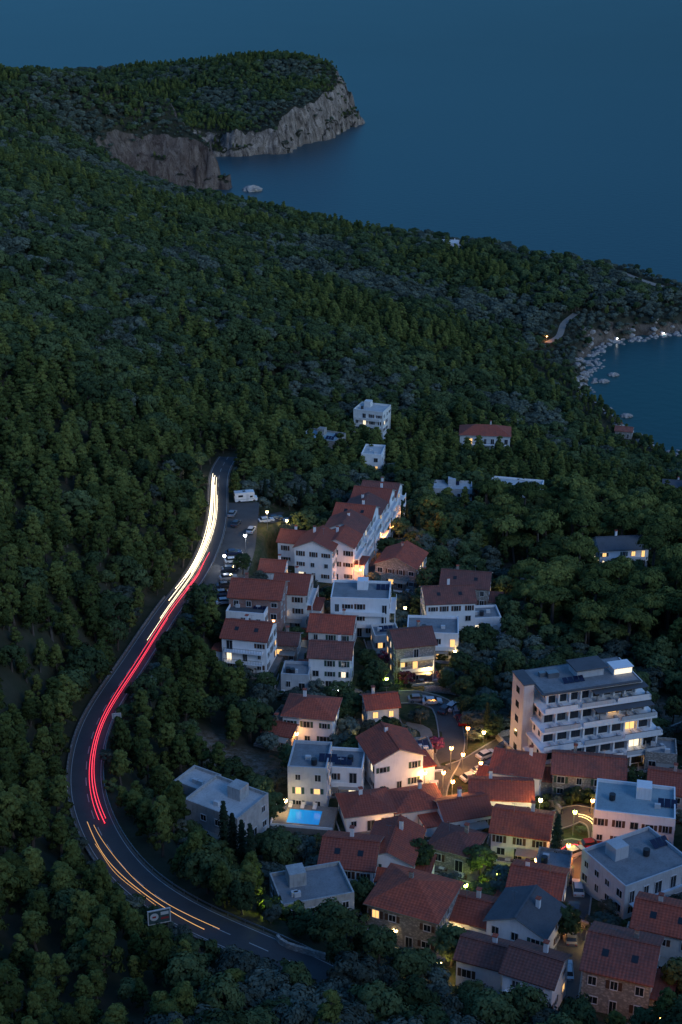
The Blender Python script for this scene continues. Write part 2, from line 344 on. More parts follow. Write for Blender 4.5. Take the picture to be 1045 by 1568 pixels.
for h in HS: pad(h['C'],h['z'],h['w'],h['d'],h['yaw'])
pad(HOTEL['C'],HOTEL['z'],29,19,HOTEL['yaw']); pad(POOL['C'],POOL['z']-1,11,7,POOL['yaw'])
carve(road,3.7,2.5)
for nm,P,w,kd in streets: carve(P,w/2+.6,1.5)
# ------------------------------------------------------------------ terrain mesh
ny,nx=GX.shape
me=bpy.data.meshes.new('hillside_terrain')
co=np.stack([GX,GY,Z],-1).reshape(-1,3)
me.vertices.add(len(co)); me.vertices.foreach_set('co',co.ravel())
J,I=np.meshgrid(np.arange(ny-1),np.arange(nx-1),indexing='ij'); a=(J*nx+I).ravel()
q=np.stack([a,a+1,a+1+nx,a+nx],1)
me.loops.add(q.size); me.loops.foreach_set('vertex_index',q.ravel()); me.polygons.add(len(q)); me.polygons.foreach_set('loop_start',np.arange(len(q))*4); me.polygons.foreach_set('loop_total',np.full(len(q),4))
me.polygons.foreach_set('use_smooth',np.ones(len(q),bool)); me.update(); me.validate()
vpoly=np.array([site(*p)[:2] for p in [(330,900),(380,740),(600,730),(660,850),(760,860),(800,960),(790,1000),(1060,1010),(1100,1568),(640,1600),(560,1440),(400,1430),(400,1300),(270,1250),(430,1150),(415,1060),(335,1010)]])
def inpoly(x,y,P):
    ins=np.zeros(x.shape,bool)
    for i in range(len(P)):
        a=P[i]; b=P[(i+1)%len(P)]; c=((a[1]>y)!=(b[1]>y)); ins^=(c&(x<a[0]+(y-a[1])*(b[0]-a[0])/((b[1]-a[1]) or 1e-9)))
    return ins
bares=[(site(u,v),r) for u,v,r in [(330,1150,5),(352,1168,6),(392,1172,4),(320,1135,3.),(98,765,3),(790,885,7),(820,910,5),(1020,1090,5),(400,1205,3),(640,690,6)]]
def baref(x,y):
    b=np.zeros(x.shape)
    for P,r in bares: b=np.maximum(b,np.clip(1.5-np.hypot(x-P[0],(y-P[1])*.7)/r+fbm(x,y,6,2,51)*1.2,0,1))
    return b
at=me.attributes.new('village','FLOAT','POINT'); at.data.foreach_set('value',inpoly(GX,GY,vpoly).astype(np.float32).ravel())
at=me.attributes.new('bare','FLOAT','POINT'); at.data.foreach_set('value',baref(GX,GY).astype(np.float32).ravel())
at=me.attributes.new('coastal','FLOAT','POINT'); at.data.foreach_set('value',(np.clip(1.6-np.abs(cd)/45,0,1)*np.clip((GY-560)/60,0,1)*np.where(GY>1300,1,.6)).astype(np.float32).ravel())
m,nt,b=newmat('hillside_ground'); geo=N(nt,'ShaderNodeNewGeometry'); sx=N(nt,'ShaderNodeSeparateXYZ'); nt.links.new(geo.outputs['Normal'],sx.inputs[0])
n1=N(nt,'ShaderNodeTexNoise',Scale=.12,Detail=9.,Roughness=.7); nt.links.new(geo.outputs['Position'],n1.inputs[0])
mp=N(nt,'ShaderNodeMapping'); mp.inputs['Scale'].default_value=(1,1,.3); nt.links.new(geo.outputs['Position'],mp.inputs[0])
n2=N(nt,'ShaderNodeTexNoise',Scale=.13,Detail=12.,Roughness=.8,Distortion=.8); nt.links.new(mp.outputs[0],n2.inputs[0])
n3=N(nt,'ShaderNodeTexNoise',Scale=.9,Detail=6.,Roughness=.7); nt.links.new(geo.outputs['Position'],n3.inputs[0])
soil=mixc(nt,ramp(nt,n1.outputs[0],.35,.65),(.028,.035,.018),(.07,.06,.04)); 
grass=mixc(nt,ramp(nt,n3.outputs[0],.4,.65),(.03,.045,.018),(.085,.072,.045))
vat=N(nt,'ShaderNodeAttribute',attribute_name='village'); soil=mixc(nt,vat.outputs['Fac'],soil,grass)
bat=N(nt,'ShaderNodeAttribute',attribute_name='bare'); soil=mixc(nt,bat.outputs['Fac'],soil,mixc(nt,ramp(nt,n3.outputs[0],.4,.62),(.1,.07,.04),(.24,.2,.16)))
rock=mixc(nt,ramp(nt,n2.outputs[0],.42,.58),(.46,.36,.3),(.06,.045,.04)); rock=mixc(nt,ramp(nt,n1.outputs[0],.45,.65),rock,(.22,.165,.135)); rock=mixc(nt,ramp(nt,n3.outputs[0],.56,.64),rock,(.05,.05,.035))
sp_=N(nt,'ShaderNodeSeparateXYZ'); nt.links.new(geo.outputs['Position'],sp_.inputs[0]); rock=mixc(nt,ramp(nt,sp_.outputs[1],1560,1480),rock,mixc(nt,.5,rock,(.1,.055,.045)))
sl=N(nt,'ShaderNodeMath',operation='ADD'); nt.links.new(sx.outputs[2],sl.inputs[0]); 
sc2=N(nt,'ShaderNodeMath',operation='MULTIPLY'); nt.links.new(n1.outputs[0],sc2.inputs[0]); sc2.inputs[1].default_value=.6; nt.links.new(sc2.outputs[0],sl.inputs[1])
ca=N(nt,'ShaderNodeAttribute',attribute_name='coastal'); rf_=N(nt,'ShaderNodeMath',operation='MULTIPLY'); nt.links.new(ramp(nt,sl.outputs[0],1.08,1.0),rf_.inputs[0]); nt.links.new(ca.outputs['Fac'],rf_.inputs[1])
c=mixc(nt,rf_.outputs[0],soil,rock)
nt.links.new(c,b.inputs['Base Color']); b.inputs['Roughness'].default_value=1; b.inputs['Specular IOR Level'].default_value=.1
bp=N(nt,'ShaderNodeBump',Strength=1.,Distance=7.); nt.links.new(n2.outputs[0],bp.inputs['Height'])
b1=N(nt,'ShaderNodeMix',data_type='VECTOR'); nt.links.new(ca.outputs['Fac'],b1.inputs[0]); nt.links.new(geo.outputs['Normal'],b1.inputs[4]); nt.links.new(bp.outputs[0],b1.inputs[5]); nt.links.new(b1.outputs[1],b.inputs['Normal'])
me.materials.append(m); link(bpy.data.objects.new('hillside_terrain',me))
# ------------------------------------------------------------------ sea
m,nt,b=newmat('sea_water'); geo=N(nt,'ShaderNodeNewGeometry')
vd=N(nt,'ShaderNodeVectorMath',operation='DISTANCE'); nt.links.new(geo.outputs['Position'],vd.inputs[0]); vd.inputs[1].default_value=(190,740,0)
c=mixc(nt,ramp(nt,vd.outputs['Value'],30,200),(.01,.07,.07),(.02,.06,.073))
c=mixc(nt,ramp(nt,vd.outputs['Value'],700,2600),c,(.007,.028,.038))
n1=N(nt,'ShaderNodeTexNoise',Scale=.0035,Detail=4.,Roughness=.5); nt.links.new(geo.outputs['Position'],n1.inputs[0]); 
f=N(nt,'ShaderNodeMath',operation='MULTIPLY'); nt.links.new(ramp(nt,n1.outputs[0],.4,.7),f.inputs[0]); f.inputs[1].default_value=.16; c=mixc(nt,f.outputs[0],c,(.026,.07,.08))
nt.links.new(c,b.inputs['Base Color']); b.inputs['IOR'].default_value=1.33; b.inputs['Specular IOR Level'].default_value=.2
b.inputs['Roughness'].default_value=.32
n2=N(nt,'ShaderNodeTexNoise',Scale=.16,Detail=6.); nt.links.new(geo.outputs['Position'],n2.inputs[0]); bp=N(nt,'ShaderNodeBump',Strength=.25,Distance=1.); nt.links.new(n2.outputs[0],bp.inputs['Height']); nt.links.new(bp.outputs[0],b.inputs['Normal'])
MT['sea']=m; s=M(); s.poly([(-40000,-40000,0),(40000,-40000,0),(40000,40000,0),(-40000,40000,0)],'sea'); s.obj('sea')
# ------------------------------------------------------------------ road ribbons
def nrm(P):
    t=np.gradient(P[:,:2],axis=0); t/=np.linalg.norm(t,axis=1)[:,None]+1e-9; return np.stack([-t[:,1],t[:,0]],1)
def ribbon(s,P,o0,o1,dz,mat,z2=None,a=0,b_=None,skip=None):
    n_=nrm(P); b_=len(P)-1 if b_ is None else b_; i=s.mi(mat)
    for k in range(a,b_):
        if skip and (k//skip)%2: continue
        bb=len(s.v)
        for kk in (k,k+1):
            for o,z in ((o0,dz),(o1,dz if z2 is None else z2)):
                s.v.append((P[kk,0]+n_[kk,0]*o,P[kk,1]+n_[kk,1]*o,P[kk,2]+z))
        s.f.append((bb,bb+1,bb+3,bb+2)); s.m.append(i)
MT['asphalt']=plaster('asphalt',(.055,.057,.06),.45,.25,.8,(.032,.032,.034),.05); MT['oldasphalt']=plaster('worn_asphalt',(.085,.082,.08),.5,.3,.9)
MT['gravel']=plaster('gravel_verge',(.13,.11,.09),.6,.8); MT['paint']=plaster('road_paint',(.45,.45,.43),.5,.8); MT['kerb']=plaster('kerb_stone',(.3,.29,.27),.4); MT['track']=plaster('dirt_track',(.26,.22,.18),.4,.5)
s=M(); ribbon(s,road,-2.75,2.75,.10,'asphalt'); ribbon(s,road,-3.1,-2.75,.085,'gravel'); ribbon(s,road,2.75,3.1,.085,'gravel')
ribbon(s,road,-2.6,-2.5,.106,'paint'); ribbon(s,road,2.5,2.6,.106,'paint'); ribbon(s,road,-.06,.06,.106,'paint',skip=2)
s.obj('coastal_road')
s=M(); gr=road[40:]; ng=nrm(gr)
ribbon(s,gr,3.0,3.0,.55,'metal',.8); ribbon(s,gr,3.0,3.06,.8,'metal')
for k in range(0,len(gr),2): s.box((gr[k,0]+ng[k,0]*3.08,gr[k,1]+ng[k,1]*3.08,gr[k,2]+.4),(.1,.1,.85),'metal')
s.obj('guard_rail')
s=M(); W0=road[70:]; ribbon(s,W0,-3.4,-3.1,.45,'darkstone'); ribbon(s,W0,-3.1,-3.1,-.3,'darkstone',.45); ribbon(s,W0,-3.4,-3.4,.45,'darkstone',-.6); s.obj('roadside_wall')
for j,(nm,P,w,kd) in enumerate(streets):
    s=M(); dz=.09+.012*(j%4)
    if kd=='track': ribbon(s,P,-w/2,w/2,.07,'track')
    else:
        ribbon(s,P,-w/2,w/2,dz,'oldasphalt')
        if kd=='street':
            for sg in (-1,1):
                ribbon(s,P,sg*w/2,sg*(w/2+.25),dz+.12,'kerb'); ribbon(s,P,sg*w/2,sg*w/2,dz-.05,'kerb',dz+.12); ribbon(s,P,sg*(w/2+.25),sg*(w/2+.25),dz+.12,'kerb',dz-.3)
    s.obj(nm)
def gwall(uv,hh,mat='stone'):
    P=spline([site(*q) for q in uv],2.); P[:,2]=zt(P[:,0],P[:,1]); s=M(); ribbon(s,P,-.2,.2,hh,mat); ribbon(s,P,-.2,-.2,-.8,mat,hh); ribbon(s,P,.2,.2,-.8,mat,hh); s.obj('garden_wall')
for a_,hh in [([(1045,1118),(1010,1135),(985,1160)],2.2),([(720,1120),(750,1128),(780,1125)],1.2),([(650,1060),(690,1062),(720,1075),(735,1100)],1.5),([(405,1060),(430,1070),(470,1075)],1.2),([(840,1235),(860,1248)],1.4),([(400,1290),(430,1300),(470,1315)],1.6),([(520,1225),(525,1250)],1.4),([(760,1130),(800,1175),(830,1185)],1.6),([(645,1300),(690,1290),(735,1296)],1.2),([(755,1395),(760,1430),(740,1470)],1.3),([(870,1395),(885,1420),(930,1430)],1.5),([(600,1330),(650,1345),(665,1380)],1.1),([(540,1060),(575,1075),(600,1080)],1.3),([(560,905),(575,920),(600,925)],1.4),([(755,920),(790,925),(820,945)],1.2),([(425,1440),(440,1452),(500,1470)],1.0)]: gwall(a_,hh)
# ------------------------------------------------------------------ houses
def facade(s,side,w,d,h,z0,k,rnd,dens=2.7):
    L=w if side in 'fb' else d; off=(d if side in 'fb' else w)/2
    nfl=max(1,int(round(h/3.0))); fh=h/nfl; nc=max(1,int(L/dens))
    shut=k.get('shut',1); lit=k.get('lit',.1)
    def put(a,o,z,da,do,dz_,mat):
        if side=='f': s.box((a,-off-o,z),(da,do,dz_),mat)
        elif side=='b': s.box((a,off+o,z),(da,do,dz_),mat)
        elif side=='l': s.box((-off-o,a,z),(do,da,dz_),mat)
        else: s.box((off+o,a,z),(do,da,dz_),mat)
    sm=rnd.choice(['shut','shutg','shut'])
    for f in range(nfl):
        for c in range(nc):
            if rnd.random()<.14: continue
            a=(c+.5)*L/nc-L/2+rnd.uniform(-.2,.2); zc=z0+f*fh+fh*.55; ww=rnd.choice((.9,1.05,1.3)); wh=rnd.choice((1.1,1.35,1.35))
            isdoor=(f==0 and c==nc//2 and side=='f') or (k.get('balc') and side=='f' and f>0 and rnd.random()<.6)
            if isdoor: wh=2.15; zc=z0+f*fh+1.15
            g_='lit' if rnd.random()<lit*.6 else ('litw' if rnd.random()<lit*.4 else 'glass')
            put(a,.02,zc,ww,.03,wh,g_)
            for q_ in (-1,1): put(a+q_*(ww/2+.05),.05,zc,.1,.12,wh+.2,'frame')
            put(a,.05,zc+wh/2+.05,ww,.12,.1,'frame'); put(a,.075,zc-wh/2-.05,ww,.18,.1,'frame'); put(a,.045,zc,.05,.05,wh-.02,'frame')
            if shut and not isdoor and rnd.random()<.6:
                for q_ in (-1,1): put(a+q_*(ww/2+.39),.035,zc,.5,.06,wh,sm)
def gable_roof(s,X,Y,h,rf,ov=.45,pitch=24,tk=.2):
    t=math.tan(R(pitch)); rise=Y/2*t; e=Y/2+ov; x=X/2+ov; zl=h-ov*t+.03
    for sg in (1,-1):
        p=[(-x,sg*e,zl),(x,sg*e,zl),(x,0,h+rise+.03),(-x,0,h+rise+.03)]
        top=[(a,b,c+tk) for a,b,c in p]
        if sg==-1: s.poly(top,rf); s.poly(p[::-1],'cream')
        else: s.poly(top[::-1],rf); s.poly(p,'cream')
        s.poly([p[0],p[1],top[1],top[0]],rf)
        s.poly([p[1],p[2],top[2],top[1]],'kerb'); s.poly([p[3],p[0],top[0],top[3]],'kerb')
    s.box((0,0,h+rise+tk+.05),(2*x,.35,.12),rf)
def hip_roof(s,X,Y,h,rf,ov=.5,pitch=23,tk=.18):
    t=math.tan(R(pitch)); x=X/2+ov; y=Y/2+ov; zl=h-ov*t+.05; rz=zl+y*t; rx=max(x-y,.02)
    r1,r2=(-rx,0,rz+tk),(rx,0,rz+tk)
    A=[(-x,-y),(x,-y),(x,y),(-x,y)]; T=[(a,b,zl+tk) for a,b in A]; B=[(a,b,zl) for a,b in A]
    s.poly([T[0],T[1],r2,r1],rf); s.poly([T[1],T[2],r2],rf); s.poly([T[2],T[3],r1,r2],rf); s.poly([T[3],T[0],r1],rf)
    for i in range(4): s.poly([B[i],B[(i+1)%4],T[(i+1)%4],T[i]],'kerb')
    s.poly(B[::-1],'cream')
def build_house(h,idx):
    rnd=random.Random(idx*13+5); w,d,H_,k=h['w'],h['d'],h['h'],h['k']; wall=h['wall']; rf=h['rf']
    e=bpy.data.objects.new(h['name'],None); e.empty_display_size=1; link(e); e.location=(h['C'][0],h['C'][1],h['z']); e.rotation_euler=(0,0,h['yaw'])
    s=M(); x,y=w/2,d/2; b=-3.5
    for p in ([(-x,-y),(x,-y)],[(x,-y),(x,y)],[(x,y),(-x,y)],[(-x,y),(-x,-y)]):
        s.poly([(*p[0],b),(*p[1],b),(*p[1],H_),(*p[0],H_)],wall)
    s.poly([(-x,-y,H_),(x,-y,H_),(x,y,H_),(-x,y,H_)],wall)
    t=math.tan(R(24))
    if h['roof']=='gx':
        for sg in (-1,1): s.poly([(sg*x,-y,H_),(sg*x,y,H_),(sg*x,0,H_+y*t)],wall)
    if h['roof']=='gy':
        for sg in (-1,1): s.poly([(-x,sg*y,H_),(x,sg*y,H_),(0,sg*y,H_+x*t)],wall)
    if h['roof']=='flat':
        for c_,d_ in (((0,-y+.12,H_+.35),(w,.24,.7)),((0,y-.12,H_+.35),(w,.24,.7)),((-x+.12,0,H_+.35),(.24,d-.48,.7)),((x-.12,0,H_+.35),(.24,d-.48,.7))): s.box(c_,d_,wall)
        if rnd.random()<.6 and w>8: s.box((rnd.uniform(-x*.4,x*.4),y*.4,H_+1.2),(2.6,2.6,2.4),wall)
    if w>=8 and h['roof']!='flat' and not h['off'] and rnd.random()<.6:
        sg=rnd.choice((-1,1)); ww=rnd.uniform(2.2,3.4); wd=d*.6; wh=H_*.5 if H_>5 else 2.4
        s.box((sg*(x+ww/2-.02),-.1*d,(wh-3.5)/2),(ww,wd,wh+3.5),wall); s.box((sg*(x+ww/2+.1),-.1*d,wh+.12),(ww+.4,wd+.5,.2),rf if rf!='slate' else 'roofgrey')
    s.obj('walls',e)
    s=M()
    if h['roof']=='gx': gable_roof(s,w,d,H_,rf); o=s.obj('roof',e)
    elif h['roof']=='gy': gable_roof(s,d,w,H_,rf); o=s.obj('roof',e); o.rotation_euler=(0,0,math.pi/2)
    elif h['roof']=='hip':
        if w>=d: hip_roof(s,w,d,H_,rf); o=s.obj('roof',e)
        else: hip_roof(s,d,w,H_,rf); o=s.obj('roof',e); o.rotation_euler=(0,0,math.pi/2)
    else:
        s.box((0,0,H_+.06),(w-.5,d-.5,.1),rf)
        for _ in range(rnd.randint(1,3)):
            px,py=rnd.uniform(-x*.6,x*.6),rnd.uniform(-y*.6,y*.2); c_=rnd.random()
            if c_<.35: s.cyl((px,py,H_+.8),.55,1.1,'tank')
            elif c_<.6 and wall!='concrete':
                for q_ in range(3): s.poly([(px+q_*1.1,py,H_+.3),(px+q_*1.1+1,py,H_+.3),(px+q_*1.1+1,py+1.5,H_+1.1),(px+q_*1.1,py+1.5,H_+1.1)],'solar')
            else: s.box((px,py,H_+.5),(1.,.6,.8),'frame')
        s.obj('roof',e)
    wn=M()
    for sd in 'flrb': facade(wn,sd,w,d,H_-.2,0,k,rnd)
    wn.obj('windows',e)
    if h['roof']!='flat':
        s=M(); cx=rnd.uniform(-x*.5,x*.5); cy=rnd.uniform(.1,.5)*y; s.box((cx,cy,H_+y*t*.8+.5),(.6,.6,2.0),wall); s.box((cx,cy,H_+y*t*.8+1.6),(.8,.8,.12),'tile')
        if rnd.random()<.5:
            s.box((-cx,-.3,H_+min(x,y)*t+1.0),(.05,.05,1.8),'metal'); s.box((-cx,-.3,H_+min(x,y)*t+1.8),(.9,.04,.04),'metal')
        s.obj('chimney',e)
        if rnd.random()<.4 and h['roof']=='gx' and w>8: # roof windows
            s=M()
            for q_ in (-1,1):
                xx=q_*w*.22; yy=-y*.5; zz_=H_+y*.5*t+.28
                s.poly([(xx-.45,yy-.5,zz_-.5*t),(xx+.45,yy-.5,zz_-.5*t),(xx+.45,yy+.5,zz_+.5*t),(xx-.45,yy+.5,zz_+.5*t)],'glass')
            s.obj('roof_windows',e)
    bl=k.get('balc',0)
    nf=max(1,int(round(H_/3.)))
    def balcony(side):
        s=M(); fh=(H_-.2)/nf
        L=(w if side=='f' else d)*.86; 
        def bx(a,o,z,da,do,dz_,mat):
            if side=='f': s.box((a,-y-o,z),(da,do,dz_),mat)
            else: s.box((x+o,a,z),(do,da,dz_),mat)
        for f in range(1,nf):
            z=f*fh; bx(0,.72,z-.02,L,1.4,.18,'white' if wall!='stone' else 'kerb')
            if bl==1 or side=='r': bx(0,1.38,z+.5,L,.1,.85,wall if wall!='stone' else 'cream')
            else:
                bx(0,1.38,z+.98,L,.06,.06,'rail'); nb=int(L/.35)
                for i in range(nb+1): bx(-L/2+.03+i*(L-.06)/nb,1.38,z+.52,.035,.035,.88,'rail')
            for q_ in (-1,1): bx(q_*(L/2-.1),1.3,z-fh/2-.02,.18,.18,fh-.2,'white')
        s.obj('balcony',e)
    if bl and nf>1: balcony('f')
    if k.get('side') and nf>1: balcony('r')
    if rnd.random()<.75 and h['v']>800 and not h['off']:
        s=M(); px,py=rnd.uniform(2.0,3.5),rnd.uniform(2.5,4)
        s.box((0,-py/2+.6,-1.94),(w+px,d+py,4.0),'paving')
        s.box((0,-y-py+.72,.4),(w+px,.22,.8),rnd.choice(['stone','white','concrete'])); s.box((-x-px/2+.12,-py/2+.7,.35),(.22,d+py-.4,.7),'stone')
        if rnd.random()<.5:
            s.box((x*.3,-y-1.3,2.5),(3.6,2.2,.08),'cloth')
            for q_ in (-1,1): s.box((x*.3+q_*1.7,-y-2.3,1.25),(.1,.1,2.44),'rail')
        for _ in range(3):
            fx,fy=rnd.uniform(-x,x),-y-rnd.uniform(.8,py-1.0); s.box((fx,fy,.72),(.9,.7,.05),'frame'); s.box((fx,fy,.4),(.08,.08,.6),'rail'); s.box((fx+.8,fy,.45),(.4,.4,.05),'shut'); s.box((fx+.98,fy,.7),(.05,.4,.5),'shut')
        s.obj('patio',e)
    return e
for i,h in enumerate(HS): build_house(h,i)
def hotel():
    e=bpy.data.objects.new('modern_hotel',None); link(e); e.location=(HOTEL['C'][0],HOTEL['C'][1],HOTEL['z']); e.rotation_euler=(0,0,HOTEL['yaw']); e.scale=(.94,.94,1.06)
    s=M(); wn=M(); r=M()
    lv=[(0,28,15,-1.6),(3.0,27,14,-1.0),(6.0,25.5,12.6,-.2),(9.0,24,11,.8),(12.0,21,9.4,1.6)]; fh=3.0
    for i,(z,w,d,cy) in enumerate(lv):
        zb=z-(4 if i==0 else 0); s.box((0,cy+.4,(zb+z+fh-.35)/2),(w-1.2,d-1.0,fh-.35+z-zb),'grey' if i%2 else 'white')
        s.box((0,cy-.5,z+fh-.175),(w,d+1.2,.35),'white')
        if i in (2,3): r.box((w*.22,cy-.6-(d)/2+.9,z+fh+2.35),(w*.5,2.6,.14),'slate'); [r.box((w*.22+q_*w*.23,cy-.6-d/2-.2,z+fh+1.15),(.12,.12,2.26),'rail') for q_ in (-1,0,1)]
        yf=cy+.4-(d-1.0)/2; nb=8
        for k in range(nb):
            a=-(w-1.2)/2+(k+.5)*(w-1.2)/nb; ww=(w-1.2)/nb-1.0
            g_='litw' if (i,k) in ((1,6),(0,3)) else ('lit' if (i,k) in ((2,6),(3,5)) else 'glass')
            wn.box((a,yf-.02,z+1.25),(ww,.05,2.3),g_); wn.box((a,yf-.06,z+1.25),(.06,.06,2.3),'rail'); wn.box((a,yf-.07,z+2.45),(ww+.1,.1,.1),'rail')
            s.box((a+(w-1.2)/nb/2,yf-.35,z+(fh-.35)/2),(.35,.7,fh-.36),'white')
        yp=cy-.5-(d+1.2)/2+.1
        if i<4:
            for k in range(3):
                a=-w/2+w*(k+.5)/3; s.box((a,yp,z+fh+.45),(w/3-.9,.14,.85),'white' if (k+i)%2 else 'grey'); r.box((a,yp-.01,z+fh+.92),(w/3-.9,.06,.06),'rail')
                s.box((a+w/6-.3,yp+.9,z+fh+.3),(.7,1.6,.5),'grey')
                for q_ in range(2): r.box((a-1.5+q_*2,yp+1.6,z+fh+.4),(.7,1.5,.1),'frame'); r.box((a-1.5+q_*2,yp+1.6,z+fh+.2),(.1,1.2,.3),'rail')
        for sd in (-1,1):
            for k in range(4): wn.box((sd*((w-1.2)/2+.02),cy-d/2+2+k*(d-3)/4,z+1.5),(.05,.8,1.1),'glass'); wn.box((sd*((w-1.2)/2+.05),cy-d/2+2+k*(d-3)/4,z+.9),(.12,1.,.08),'frame')
    r.box((-1,.8,15.15),(22,11,.28),'slate'); r.box((-1,.8,15.34),(21,10,.1),'roofgrey')
    r.box((0.5,1.6,16.2),(6,4,1.7),'grey'); r.box((.5,1.4,17.2),(7.2,5.2,.22),'slate')
    r.box((7.5,.2,16.0),(4.2,2.8,1.3),'white'); r.box((7.5,-1.25,16.0),(3.9,.06,.95),'litw'); r.box((7.5,0.2,16.75),(4.6,3.2,.16),'white')
    r.box((-7,1.8,15.9),(2.4,1.5,1.),'metal'); r.box((-9.,2.6,15.8),(1.3,1.1,.85),'metal'); r.cyl((4.6,3.4,16.0),.3,1.2,'metal')
    for q_ in range(4): r.poly([(-6+q_*1.2,-2,15.5),(-5+q_*1.2,-2,15.5),(-5+q_*1.2,-.6,16.1),(-6+q_*1.2,-.6,16.1)],'solar')
    s.box((-13.3,2,5.8),(2.2,6,20),'grey'); s.box((-13.3,2,15.9),(2.6,6.4,.2),'slate')
    for z in range(5): wn.box((-14.42,2,1.6+z*3),(.05,1.6,1.3),'glass')
    s.box((0,-11.6,-1.2),(30,.4,2.6),'stone'); s.box((0,-10.5,-1.95),(29.5,1.8,3.9),'paving')
    s.obj('walls',e); wn.obj('windows',e); r.obj('roof',e)
hotel()
e=bpy.data.objects.new('swimming_pool',None); link(e); e.location=(*POOL['C'],POOL['z']); e.rotation_euler=(0,0,POOL['yaw'])
s=M()
for c_,d_ in (((0,-2.9,-1.5),(11,1.4,3.2)),((0,2.9,-1.5),(11,1.4,3.2)),((-4.2,0,-1.5),(2.6,4.4,3.2)),((4.2,0,-1.5),(2.6,4.4,3.2))): s.box(c_,d_,'paving')
s.obj('terrace',e); s=M(); s.box((0,0,-.85),(5.8,4.4,1.7),'water'); s.obj('water',e)
s=M(); s.box((0,-3.5,.35),(11,.1,.5),'white'); s.box((-5.4,0,.55),(.1,6.9,.9),'white')
for k in range(3): s.box((-3+k*2.2,2.8,.35),(.7,1.2,.12),'frame'); s.box((-3+k*2.2,3.4,.6),(.7,.12,.5),'frame')
s.obj('parapet_and_loungers',e)
# ------------------------------------------------------------------ trees
def leafmat(name,c1,c2,rv=.45):
    m,nt,b=newmat(name); at_=N(nt,'ShaderNodeAttribute',attribute_name='tint'); oi=N(nt,'ShaderNodeObjectInfo'); 
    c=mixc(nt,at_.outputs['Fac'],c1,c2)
    hs_=N(nt,'ShaderNodeHueSaturation'); nt.links.new(c,hs_.inputs['Color'])
    a_=N(nt,'ShaderNodeMapRange'); nt.links.new(oi.outputs['Random'],a_.inputs[0]); a_.inputs[3].default_value=1-rv; a_.inputs[4].default_value=1+rv; nt.links.new(a_.outputs[0],hs_.inputs['Value'])
    a2=N(nt,'ShaderNodeMapRange'); nt.links.new(oi.outputs['Random'],a2.inputs[0]); a2.inputs[3].default_value=.515; a2.inputs[4].default_value=.475; nt.links.new(a2.outputs[0],hs_.inputs['Hue'])
    nt.links.new(hs_.outputs[0],b.inputs['Base Color']); b.inputs['Roughness'].default_value=.8; b.inputs['Specular IOR Level'].default_value=.12
    return m
MT['bark']=plaster('bark',(.09,.07,.055),.5,3.)
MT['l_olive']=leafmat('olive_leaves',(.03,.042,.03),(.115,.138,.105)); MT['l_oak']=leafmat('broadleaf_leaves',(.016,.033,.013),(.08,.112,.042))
MT['l_pine']=leafmat('pine_needles',(.02,.038,.012),(.125,.148,.036)); MT['l_cyp']=leafmat('cypress_needles',(.01,.022,.013),(.026,.045,.024)); MT['l_bloom']=leafmat('oleander_blossom',(.1,.03,.04),(.22,.05,.08))
